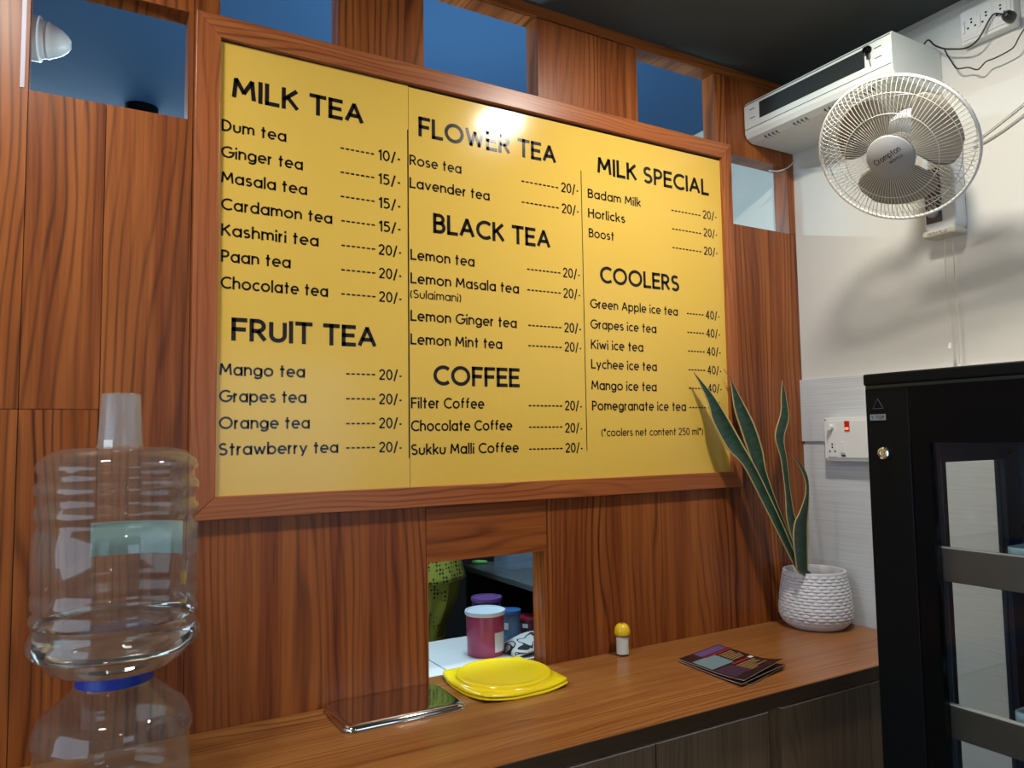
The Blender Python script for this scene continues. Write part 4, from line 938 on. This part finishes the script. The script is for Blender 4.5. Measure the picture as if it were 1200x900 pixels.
wire('power_cable', px_path([(1107, 58), (1110, 64), (1115, 72), (1121, 80), (1128, 80), (1135, 79), (1146, 81.5), (1155, 72.5), (1165, 68.5), (1178, 62), (1188, 55), (1195, 42), (1203, 30)], -0.035), 0.0018, M['black_plastic'], 'thin black cable looping below the top right socket board')
wire('grey_wire', px_path([(1140, 166), (1153, 158), (1175, 141), (1206, 116)], -0.006), 0.0017, M['cord'], 'upper of two pale wires running right from the fan', 20)
wire('grey_wire', px_path([(1140, 172), (1155, 165), (1177, 151), (1206, 129)], -0.006), 0.0022, M['cord'], 'lower of two pale wires running right from the fan', 20)
wire('white_wire', [at(901, 200, Y=-0.004), at(912, 200.5, Y=-0.004), at(922, 197, Y=-0.004), at(929, 191, Y=-0.004), at(931, 186, Y=-0.004)], 0.0022, M['white_plastic'], 'short white wire from the lit wall opening up to the air curtain', 20)

# ================================================================== DISPLAY CABINET
CX, CY1, CY0 = -0.62, -0.646, -1.62
CXB = -0.085
cb = thing('display_cabinet', 'black glass display cabinet with steel shelf rails at right', 'display cabinet', (-0.35, -1.13, 0))
mb = MB(); mb.box((CX-0.002, CY0, 1.5500), (CXB, CY1+0.003, 1.5735)); mb.build('top_panel', M['black_frame'], cb, bevel=0.004, seg=3)
mb = MB(); mb.box((CX+0.0015, CY0, 1.5440), (CXB, CY1, 1.5498)); mb.build('top_gasket', plain('green_black_strip', (0.004, 0.018, 0.014), 0.3), cb)
mb = MB(); mb.box((CX, -0.735, 0.10), (CX+0.035, CY1, 1.5438)); post = mb.build('front_post', M['black_frame'], cb, bevel=0.0015)
mb = MB(); mb.box((CX, CY0, 0.10), (CX+0.035, CY0+0.09, 1.5438)); mb.build('front_post', M['black_frame'], cb, bevel=0.0015)
mb = MB(); mb.box((CX, CY0+0.09, 1.436), (CX+0.04, -0.7352, 1.5438)); mb.build('header', M['black_gloss'], cb)
mb = MB(); mb.box((CX+0.003, -0.7715, 0.30), (CX+0.022, -0.7352, 1.436)); mb.build('door_stile', M['black_gloss'], cb)
mb = MB(); mb.box((CX+0.010, CY0+0.09, 0.30), (CX+0.0135, -0.7717, 1.436)); mb.build('front_glass', M['glass'], cb)
# end panel: frame with a tall pane
for a, c, z0, z1 in ((CX+0.0352, -0.393, 0.10, 1.5438), (-0.160, CXB, 0.10, 1.5438), (-0.393, -0.160, 1.391, 1.5438), (-0.393, -0.160, 0.10, 0.42)):
    mb = MB(); mb.box((a, CY1-0.024, z0), (c, CY1-0.001, z1)); mb.build('end_frame', M['blue_reflection'], cb)
mb = MB(); mb.box((-0.393, CY1-0.014, 0.42), (-0.160, CY1-0.010, 1.389)); mb.build('end_pane', M['glass'], cb)
mb = MB(); mb.box((CXB-0.012, CY0, 0.10), (CXB, CY1-0.0245, 1.5438)); mb.build('back_panel', M['blue_reflection'], cb)
mb = MB(); mb.box((CX+0.036, CY0+0.001, 0.10), (CXB-0.0125, CY0+0.012, 1.5438)); mb.build('end_frame', M['blue_reflection'], cb)
mb = MB(); mb.box((CX+0.004, CY0+0.09, 0.10), (CX+0.03, -0.7355, 0.298)); mb.build('kick_panel', M['black_gloss'], cb)
mb = MB(); mb.box((CX+0.036, CY0+0.013, 0.10), (CXB-0.0125, CY1-0.025, 0.14)); mb.build('bottom_panel', M['black_frame'], cb)
for xx in (CX+0.05, CXB-0.05):
    for yy in (CY0+0.06, CY1-0.06):
        mb = MB(); mb.lathe([(0, 0), (0.02, 0), (0.02, 0.02), (0.012, 0.03), (0.012, 0.0995), (0, 0.0995)], (xx, yy, 0), n=20); mb.build('foot', M['black_plastic'], cb, smooth='auto')
for z0, z1 in ((1.179, 1.240), (0.896, 0.955)):
    mb = MB(); mb.box((CX+0.0240, CY0+0.09, z0), (CX+0.032, -0.7660, z1)); mb.build('shelf_rail', M['steel'], cb, bevel=0.0015)
    mb = MB(); mb.box((CX+0.0238, CY0+0.09, z1+0.0002), (CX+0.034, -0.7660, z1+0.0022)); mb.build('rail_highlight', M['rail_glint'], cb)  # strip added as the bright highlight along the rail top
    mb = MB(); mb.box((CX+0.0325, CY0+0.014, z1-0.012), (CXB-0.02, CY1-0.026, z1-0.006)); mb.build('glass_shelf', M['glass'], cb)
mb = MB(); mb.box((-0.505, CY1-0.042, 0.15), (-0.438, CY1-0.0245, 1.436)); mb.build('blue_glow_post', plain('painted_blue_glow', (0.045, 0.105, 0.20), 0.22), cb, bevel=0.003)  # post added for a blue glow, the reflection painted as its colour
lk = at(1037, 531, X=CX)
mb = MB(); mb.lathe([(0, 0), (0.0125, 0), (0.0125, 0.003), (0.0115, 0.006), (0.0085, 0.007), (0.008, 0.0045), (0.0045, 0.0045), (0.004, 0.0065), (0, 0.0065)], (CX-0.0002, lk.y, lk.z), (-1, 0, 0), n=32); mb.build('lock', M['chrome'], cb, smooth='auto')
q = at(1020, 494, X=CX)
mb = MB(); mb.box((CX-0.0008, q.y-0.034, q.z+0.002), (CX-0.0002, q.y, q.z+0.014)); stk = mb.build('maker_plate', plain('silver_sticker', (0.22, 0.25, 0.28), 0.35), cb)
mb = MB(); write(mb, 'Y-TOP', lambda x, y: (CX-0.0011, q.y-0.003-x, q.z+0.0045+y), 0.0072, 0.028, 0.2, 0.16); mb.build('lettering', M['black_plastic'], stk, recalc=False)
mb = MB(); tri = at(1029, 473, X=CX); P3 = [(CX-0.0008, tri.y+0.011, tri.z-0.010), (CX-0.0008, tri.y-0.011, tri.z-0.010), (CX-0.0008, tri.y, tri.z+0.010)]
for a, c in zip(P3, P3[1:]+P3[:1]): mb.tube([a, c], 0.0007, 5)
mb.build('warning_mark', plain('dim_print', (0.05, 0.055, 0.07), 0.5), cb)
sq_ = at(1183, 528, Y=CY1-0.025)
mb = MB(); mb.lathe([(0, 0), (0.008, 0), (0.008, 0.003), (0, 0.004)], (sq_.x, CY1-0.0245, sq_.z), (0, -1, 0), n=20); mb.build('screw_cap', M['black_gloss'], cb, smooth='auto')
bt = plain('pale_blue_plastic', (0.42, 0.62, 0.70), 0.4)
for zz, (px, py), lab in ((1.2345, (1178, 650), 'pale blue flat tray on the upper shelf in the display cabinet'), (0.9495, (1187, 847), 'pale blue flat tray on the lower shelf in the display cabinet')):
    c = at(px, py, X=-0.565); x0, x1, y1, y0 = -0.565, -0.36, c.y, c.y-0.28
    t = thing('display_tray', lab, 'tray', ((x0+x1)/2, (y0+y1)/2, zz), 'pale trays on the cabinet shelves')
    mb = MB(); mb.prism([(x, y, zz) for x, y in rrect(x0, x1, y0, y1, 0.012)], (0, 0, 0.004)); mb.build('tray_base', bt, t)
    mb = MB(); o_, i_ = rrect(x0, x1, y0, y1, 0.012), rrect(x0+0.004, x1-0.004, y0+0.004, y1-0.004, 0.010)
    A = [[mb.v((x, y, z)) for x, y in pp] for pp, z in ((o_, zz+0.0041), (o_, zz+0.016), (i_, zz+0.016), (i_, zz+0.0041))]
    for a, d in zip(A, A[1:]+A[:1]):
        for k in range(len(a)): mb.face([a[k], a[(k+1) % len(a)], d[(k+1) % len(d)], d[k]])
    mb.build('tray_rim', bt, t)

# ================================================================== KITCHEN BEHIND THE HATCH
kc = thing('kitchen_counter', 'white topped kitchen counter seen through the hatch', 'kitchen counter', (-1.2, 0.21, 0))
mb = MB(); mb.box((-1.203, 0.073, 0.868), (-0.52, 0.358, 0.8985)); mb.build('stone_top', M['kitchen_white'], kc, bevel=0.002)
mb = MB(); mb.box((-2.0, 0.073, 0.868), (-1.2065, 0.358, 0.8985)); mb.build('stone_top', M['kitchen_white'], kc, bevel=0.002)
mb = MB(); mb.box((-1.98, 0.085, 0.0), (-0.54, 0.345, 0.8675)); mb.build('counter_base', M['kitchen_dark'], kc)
def canister(px, base_y, Y, rad, top_px, body, lid, label, name, labelpatch=None, ratio=1.0):
    c = at(px, base_y, Y=Y); zt = at(px, top_px, Y=Y).z; z0 = 0.8988; h = zt-z0
    t = thing(name, label, 'container', (c.x, Y, z0), 'storage containers behind the hatch')
    mb = MB(); mb.lathe([(0, 0.0003), (rad*0.86, 0.0003), (rad*0.90, 0.004), (rad*0.93, h*0.5), (rad*0.95, h-0.016), (rad*0.90, h-0.010), (0, h-0.010)], (c.x, Y, z0), n=40); bo = mb.build('container_body', body, t, smooth='auto')
    mb = MB(); mb.lathe([(rad*0.9, h-0.0098), (rad*1.0, h-0.0098), (rad*1.03, h-0.006), (rad*1.0, h), (rad*0.92, h), (rad*0.90, h-0.003), (0, h-0.003), (0, h-0.0098)], (c.x, Y, z0), n=40); mb.build('lid', lid, t, smooth='auto')
    if labelpatch:
        a0, a1, f0, f1 = labelpatch; d = Vector((c.x-CAM.x, Y-CAM.y, 0)).normalized(); s_ = Vector((d.y, -d.x, 0)); mb = MB(); row = []
        for k in range(7):
            a = R(a0+(a1-a0)*k/6); rr = rad*0.955+0.0008; p = Vector((c.x, Y, 0)) - d*(rr*cos(a)) + s_*(rr*sin(a)); row.append((mb.v((p.x, p.y, z0+h*f0)), mb.v((p.x, p.y, z0+h*f1))))
        for p, q2 in zip(row, row[1:]): mb.face([p[0], q2[0], q2[1], p[1]])
        o = mb.build('paper_label', plain('white_paper', (0.75, 0.78, 0.8), 0.6), t); md = o.modifiers.new('thick', 'SOLIDIFY'); md.thickness = 0.0005
    return t
canister(569, 760, 0.172, 0.0525, 714, plain('magenta_plastic', (0.42, 0.055, 0.15), 0.3), plain('pale_blue_lid', (0.62, 0.70, 0.80), 0.35), 'pink canister with pale lid and paper label behind the plates', 'storage_canister', (28, 66, 0.12, 0.55))
canister(570.5, 740, 0.300, 0.043, 699, plain('violet_plastic', (0.10, 0.045, 0.19), 0.3), plain('violet_lid', (0.15, 0.07, 0.27), 0.3), 'purple lidded jar behind the pink canister', 'storage_jar')
canister(598, 745, 0.235, 0.030, 714, plain('blue_plastic', (0.10, 0.20, 0.36), 0.3), plain('blue_lid', (0.05, 0.15, 0.40), 0.3), 'blue plastic jar right of the pink canister', 'storage_jar', (-40, -10, 0.45, 0.65))
canister(620, 745, 0.262, 0.032, 721, plain('maroon_plastic', (0.16, 0.03, 0.06), 0.3), plain('red_lid', (0.32, 0.02, 0.05), 0.3), 'red lidded jar at the right edge of the hatch', 'storage_jar', (-35, -5, 0.5, 0.7))
# crumpled printed cloth
mb = MB(); N1, N2 = 26, 22; g = []
A0, A1 = Vector((-1.030, 0.090, 0)), Vector((-0.80, 0.190, 0))
for i in range(N1+1):
    row = []
    for j in range(N2+1):
        u, v_ = i/N1, j/N2; x = -1.015 + 0.225*u; y = 0.082 + 0.115*v_
        hgt_ = 0.043*(sin(pi*u)**0.5)*(sin(pi*min(1, v_*0.9+0.05))**0.7) + 0.006*sin(9*u+5*v_)*sin(7*v_+2*u)*sin(pi*u)*sin(pi*v_)
        row.append(mb.v((x, y, 0.9005 + max(0.0, hgt_))))
    g.append(row)
for i in range(N1):
    for j in range(N2): mb.face([g[i][j], g[i+1][j], g[i+1][j+1], g[i][j+1]])
o = mb.build('kitchen_cloth', M['print_cloth'], smooth=True); md = o.modifiers.new('thick', 'SOLIDIFY'); md.thickness = 0.0015; md.offset = 1
tag(o, 'crumpled white cloth with black print beside the pink canister', 'cloth')
# steel rack at the right
rk = thing('kitchen_rack', 'dark steel kitchen rack with an open shelf behind the hatch', 'rack', (-0.7, 0.4, 0))
shm = plain('dull_steel', (0.16, 0.19, 0.22), 0.35, metal=0.7)
mb = MB(); mb.box((-0.898, 0.085, 1.034), (-0.30, 0.625, 1.050)); mb.build('shelf', shm, rk, bevel=0.001)
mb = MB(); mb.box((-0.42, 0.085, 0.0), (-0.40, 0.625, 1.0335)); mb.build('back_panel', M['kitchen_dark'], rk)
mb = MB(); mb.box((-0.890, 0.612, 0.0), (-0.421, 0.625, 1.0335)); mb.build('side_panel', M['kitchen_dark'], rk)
for yy in (0.10, 0.61):
    mb = MB(); mb.box((-0.32, yy-0.012, 0.0), (-0.30, yy+0.012, 1.0335)); mb.build('upright', shm, rk)
c = at(606, 664, Z=1.0505)
ab = thing('clear_storage_box', 'clear plastic box on the dark kitchen shelf', 'box', (c.x, c.y, 1.0505))
mb = MB(); x0, x1, y0, y1, z0, z1 = c.x-0.055, c.x+0.095, c.y-0.05, c.y+0.05, 1.0505, 1.13
for lo, hi in (((x0, y0, z0), (x1, y1, z0+0.003)), ((x0, y0, z0+0.0031), (x0+0.003, y1, z1)), ((x1-0.003, y0, z0+0.0031), (x1, y1, z1)), ((x0+0.0031, y0, z0+0.0031), (x1-0.0031, y0+0.003, z1)), ((x0+0.0031, y1-0.003, z0+0.0031), (x1-0.0031, y1, z1))): mb.box(lo, hi)
mb.build('box_shell', M['clear_box'], ab)
mb = MB(); mb.box((x0-0.004, y0-0.004, z1+0.0002), (x1+0.004, y1+0.004, z1+0.006)); mb.build('box_lid', M['clear_box'], ab, bevel=0.002)
c = at(566, 659, Z=1.056)
sp_ = thing('kitchen_knife', 'small green handled knife on the kitchen shelf', 'knife', (c.x, c.y, 1.0505))
mb = MB(); mb.tube([(c.x-0.03, c.y+0.02, 1.057), (c.x-0.01, c.y+0.008, 1.0575), (c.x+0.012, c.y-0.006, 1.057)], [0.005, 0.0065, 0.0045], 12); mb.build('handle', plain('green_handle', (0.12, 0.45, 0.10), 0.4), sp_, smooth=True)
mb = MB(); d = Vector((0.042, -0.026, 0)).normalized(); s_ = Vector((-d.y, d.x, 0)); p = Vector((c.x+0.012, c.y-0.006, 1.0565))
mb.prism([p + s_*0.006, p - s_*0.006, p + d*0.05 - s_*0.005, p + d*0.062 + s_*0.004], (0, 0, 0.0012)); mb.build('blade', M['steel'], sp_)

# lamp holder and downlight above the kitchen, seen through the first opening
lh = at(60, 45, Y=0.35)
lp = thing('lamp_holder', 'white conical lamp holder seen through the top left opening', 'lamp holder', (lh.x, lh.y, lh.z))
tip = at(83, 53, Y=0.35); back = at(37, 43, Y=0.36) + Vector((-0.03, 0.005, 0.0)); axd = (tip-back).normalized(); LL = (tip-back).length
mb = MB(); mb.lathe([(0, 0), (0.050, 0), (0.050, LL*0.44), (0.047, LL*0.46), (0.042, LL*0.46), (0.042, LL*0.52), (0.040, LL*0.55), (0.041, LL*0.60), (0.036, LL*0.68), (0.035, LL*0.72), (0.028, LL*0.84), (0.018, LL*0.95), (0.010, LL), (0.006, LL), (0.005, LL*0.9), (0, LL*0.9)], back, axd, n=40); mb.build('holder_body', plain('holder_white', (0.85, 0.87, 0.88), 0.4), lp, smooth='auto')
mb = MB(); mb.tube([back + axd*0.03, back + axd*0.03 + Vector((-0.02, 0.0, 0.05)), Vector((back.x-0.02, back.y, ZCEIL-0.0005))], 0.010, 14); mb.build('drop_pipe', M['white_plastic'], lp, smooth=True)
dl = at(166, 126, Z=ZCEIL)
mb = MB(); mb.lathe([(0, -0.0005), (0.052, -0.0005), (0.052, -0.030), (0.046, -0.034), (0.040, -0.030), (0.038, -0.012), (0, -0.010)], (dl.x, dl.y, ZCEIL), (0, 0, 1), n=40)
tag(mb.build('surface_downlight', M['black_frame'], smooth='auto'), 'dark round unlit ceiling light seen through the top left opening', 'ceiling light')

# ================================================================== PERSON BEHIND THE HATCH
PO = Vector((-1.115, 0.60, 0))
ps = bpy.data.objects.new('person', None)
def skin_body(name, joints, edges, mat, parent, sub=2):
    me = bpy.data.meshes.new(name); me.from_pydata([j[0] for j in joints], edges, []); me.materials.append(mat)
    o = bpy.data.objects.new(name, me); col.objects.link(o); o.parent = parent
    md = o.modifiers.new('skin', 'SKIN'); md.use_smooth_shade = True
    sk = me.skin_vertices[0].data if me.skin_vertices else None
    if sk is None: me.skin_vertices.new(); sk = me.skin_vertices[0].data
    for k, j in enumerate(joints): sk[k].radius = j[1] if isinstance(j[1], tuple) else (j[1], j[1]); sk[k].use_root = (k == 0)
    s2 = o.modifiers.new('sub', 'SUBSURF'); s2.levels = sub; s2.render_levels = sub
    return o
ps = thing('person', 'person in an olive green lace tunic standing behind the hatch', 'person', (PO.x, PO.y, 0))
ORGP = Vector()
J = [((0, 0, 0.92), (0.105, 0.085)), ((0, 0, 1.06), (0.110, 0.085)), ((0, 0, 1.22), (0.130, 0.095)), ((0, 0.005, 1.34), (0.115, 0.08)), ((0, 0.0, 1.40), 0.05), ((0, -0.01, 1.455), 0.052), ((0, -0.02, 1.52), (0.076, 0.09)), ((0, -0.015, 1.58), (0.070, 0.085)), ((0, -0.01, 1.615), (0.045, 0.055)),
     ((-0.155, 0.0, 1.33), 0.048), ((-0.20, 0.02, 1.12), 0.040), ((-0.15, -0.13, 1.22), 0.030), ((-0.14, -0.170, 1.230), (0.033, 0.018)),
     ((0.155, 0.0, 1.33), 0.048), ((0.20, 0.02, 1.12), 0.040), ((0.15, -0.13, 1.24), 0.030), ((0.14, -0.170, 1.255), (0.033, 0.018)),
     ((-0.062, 0, 0.82), 0.064), ((-0.08, 0.005, 0.48), 0.052), ((-0.09, 0.03, 0.09), 0.038), ((-0.095, -0.09, 0.035), (0.036, 0.030)),
     ((0.062, 0, 0.82), 0.064), ((0.08, 0.005, 0.48), 0.052), ((0.09, 0.03, 0.09), 0.038), ((0.095, -0.09, 0.035), (0.036, 0.030))]
Ed = [(0, 1), (1, 2), (2, 3), (3, 4), (4, 5), (5, 6), (6, 7), (7, 8), (3, 9), (9, 10), (10, 11), (11, 12), (3, 13), (13, 14), (14, 15), (15, 16), (0, 17), (17, 18), (18, 19), (19, 20), (0, 21), (21, 22), (22, 23), (23, 24)]
for hx, sgn in ((12, -1), (16, 1)):      # five fingers on each palm
    hc = Vector(J[hx][0])
    for f, (dx, ln) in enumerate(((-0.021, 0.050), (-0.007, 0.058), (0.007, 0.056), (0.020, 0.045))):
        i0 = len(J); J.append(((hc.x+dx, hc.y-0.030, hc.z-0.002), 0.0085)); J.append(((hc.x+dx*1.1, hc.y-0.030-ln*0.55, hc.z-0.008), 0.0080)); J.append(((hc.x+dx*1.15, hc.y-0.030-ln*0.9, hc.z-0.026), 0.0065))
        Ed += [(hx, i0), (i0, i0+1), (i0+1, i0+2)]
    i0 = len(J); J.append(((hc.x - sgn*0.034, hc.y-0.008, hc.z-0.004), 0.010)); J.append(((hc.x - sgn*0.044, hc.y-0.036, hc.z-0.014), 0.008)); Ed += [(hx, i0), (i0, i0+1)]
skinm = plain('brown_skin', (0.23, 0.115, 0.065), 0.5, noise=0.05)
body = skin_body('body', J, Ed, skinm, ps)
# face and hair
mb = MB(); hc = PO + Vector((0, -0.02, 1.535))
for sx_ in (-0.031, 0.031):
    mb.lathe([(0, -0.011), (0.008, -0.008), (0.011, 0), (0.008, 0.008), (0, 0.011)], hc + Vector((sx_, -0.080, 0.008)), n=14)
mb.build('eyes', plain('eye_white', (0.5, 0.48, 0.45), 0.3), ps, smooth=True)
mb = MB(); mb.tube([hc + Vector((0, -0.086, 0.008)), hc + Vector((0, -0.100, -0.018)), hc + Vector((0, -0.106, -0.030)), hc + Vector((0, -0.092, -0.036))], [0.006, 0.011, 0.014, 0.008], 12); mb.build('nose', skinm, ps, smooth=True)
mb = MB(); mb.tube([hc + Vector((-0.024, -0.078, -0.058)), hc + Vector((0, -0.090, -0.060)), hc + Vector((0.024, -0.078, -0.058))], [0.003, 0.006, 0.003], 10); mb.build('mouth', plain('lips', (0.22, 0.06, 0.05), 0.4), ps, smooth=True)
mb = MB()
for sx_ in (-1, 1): mb.tube([hc + Vector((sx_*0.077, -0.012, 0.022)), hc + Vector((sx_*0.090, -0.004, 0.010)), hc + Vector((sx_*0.086, -0.006, -0.014)), hc + Vector((sx_*0.076, -0.016, -0.026))], [0.006, 0.009, 0.008, 0.006], 10)
mb.build('ears', skinm, ps, smooth=True)
mb = MB(); rows = []
for i in range(13):
    th = R(8 + 118*i/12); row = []
    for k in range(32):
        a = 2*pi*k/32; x, y = sin(th)*sin(a)*0.088, sin(th)*cos(a)*0.104; z = cos(th)*0.108
        if y < -0.035 and z < 0.045: f = 0.74
        else: f = 1.0
        row.append(mb.v(hc + Vector((x*f, 0.012 + y*f, 0.008 + z))))
    rows.append(row)
for a, c in zip(rows, rows[1:]):
    for k in range(32): mb.face([a[k], a[(k+1) % 32], c[(k+1) % 32], c[k]])
mb.face(rows[0]); hairm = plain('black_hair', (0.012, 0.010, 0.009), 0.45)
mb.tube([hc + Vector((0, 0.085, -0.05)), hc + Vector((0, 0.112, -0.10)), hc + Vector((0.005, 0.125, -0.22)), hc + Vector((0.01, 0.13, -0.36)), hc + Vector((0.01, 0.13, -0.44))], [0.03, 0.034, 0.028, 0.020, 0.006], 14)
mb.build('hair', hairm, ps, smooth=True)
# tunic: draped body, hem of lace, sleeves, trousers
def drape(levels, nA=96, fold=0.008, nf=11, seed=0.0):
    mb = MB(); rows = []
    for (z, rx, ry, ox, oy, fs) in levels:
        row = []
        for k in range(nA):
            a = 2*pi*k/nA; f = 1 + fs*(sin(nf*a + 2.2*z*6 + seed)*0.6 + sin(nf*1.7*a - 9*z + seed)*0.4)
            row.append(mb.v(PO + Vector((ox + rx*f*cos(a), oy + ry*f*sin(a), z))))
        rows.append(row)
    for a, c in zip(rows, rows[1:]):
        for k in range(nA): mb.face([a[k], a[(k+1) % nA], c[(k+1) % nA], c[k]])
    return mb
tun = drape([(1.395, 0.075, 0.070, 0, 0, 0), (1.375, 0.115, 0.085, 0, 0, 0.0), (1.33, 0.165, 0.105, 0, 0, 0.01), (1.25, 0.165, 0.125, 0, 0, 0.02), (1.15, 0.160, 0.125, 0, 0, 0.03), (1.08, 0.168, 0.130, 0.0, 0, 0.03), (1.03, 0.180, 0.135, 0.003, -0.002, 0.05), (0.98, 0.170, 0.135, 0.0, -0.002, 0.065), (0.93, 0.154, 0.135, -0.005, 0.0, 0.07), (0.88, 0.128, 0.135, -0.012, 0.005, 0.05), (0.80, 0.145, 0.130, -0.01, 0.005, 0.05), (0.68, 0.170, 0.140, 0, 0.005, 0.06), (0.56, 0.19, 0.155, 0, 0.005, 0.07)]).build('tunic', M['lace'], ps, smooth=True)
md = tun.modifiers.new('sub', 'SUBSURF'); md.levels = 1; md.render_levels = 1; md = tun.modifiers.new('thick', 'SOLIDIFY'); md.thickness = 0.002
hem = drape([(1.30, 0.178, 0.118, 0, 0, 0.01), (1.18, 0.176, 0.134, 0, 0, 0.02), (1.10, 0.184, 0.142, 0, 0, 0.02), (1.045, 0.196, 0.150, 0.003, 0, 0.03), (1.030, 0.197, 0.152, 0.003, 0, 0.03)], seed=1.0).build('lace_overlay', M['lace_hem'], ps, smooth=True)
md = hem.modifiers.new('thick', 'SOLIDIFY'); md.thickness = 0.002
for sgn in (-1, 1):
    mb = MB(); mb.tube([PO + Vector((sgn*0.13, 0.0, 1.345)), PO + Vector((sgn*0.165, 0.0, 1.32)), PO + Vector((sgn*0.19, 0.02, 1.20)), PO + Vector((sgn*0.205, 0.03, 1.12))], [0.06, 0.064, 0.058, 0.060], 20); mb.build('sleeve', M['lace'], ps, smooth=True)
    mb = MB(); mb.tube([PO + Vector((sgn*0.055, 0, 0.82)), PO + Vector((sgn*0.082, 0.003, 0.48)), PO + Vector((sgn*0.09, 0.025, 0.10))], [0.074, 0.070, 0.060], 20); mb.build('trouser_leg', plain('dark_trousers', (0.02, 0.025, 0.02), 0.8), ps, smooth=True)
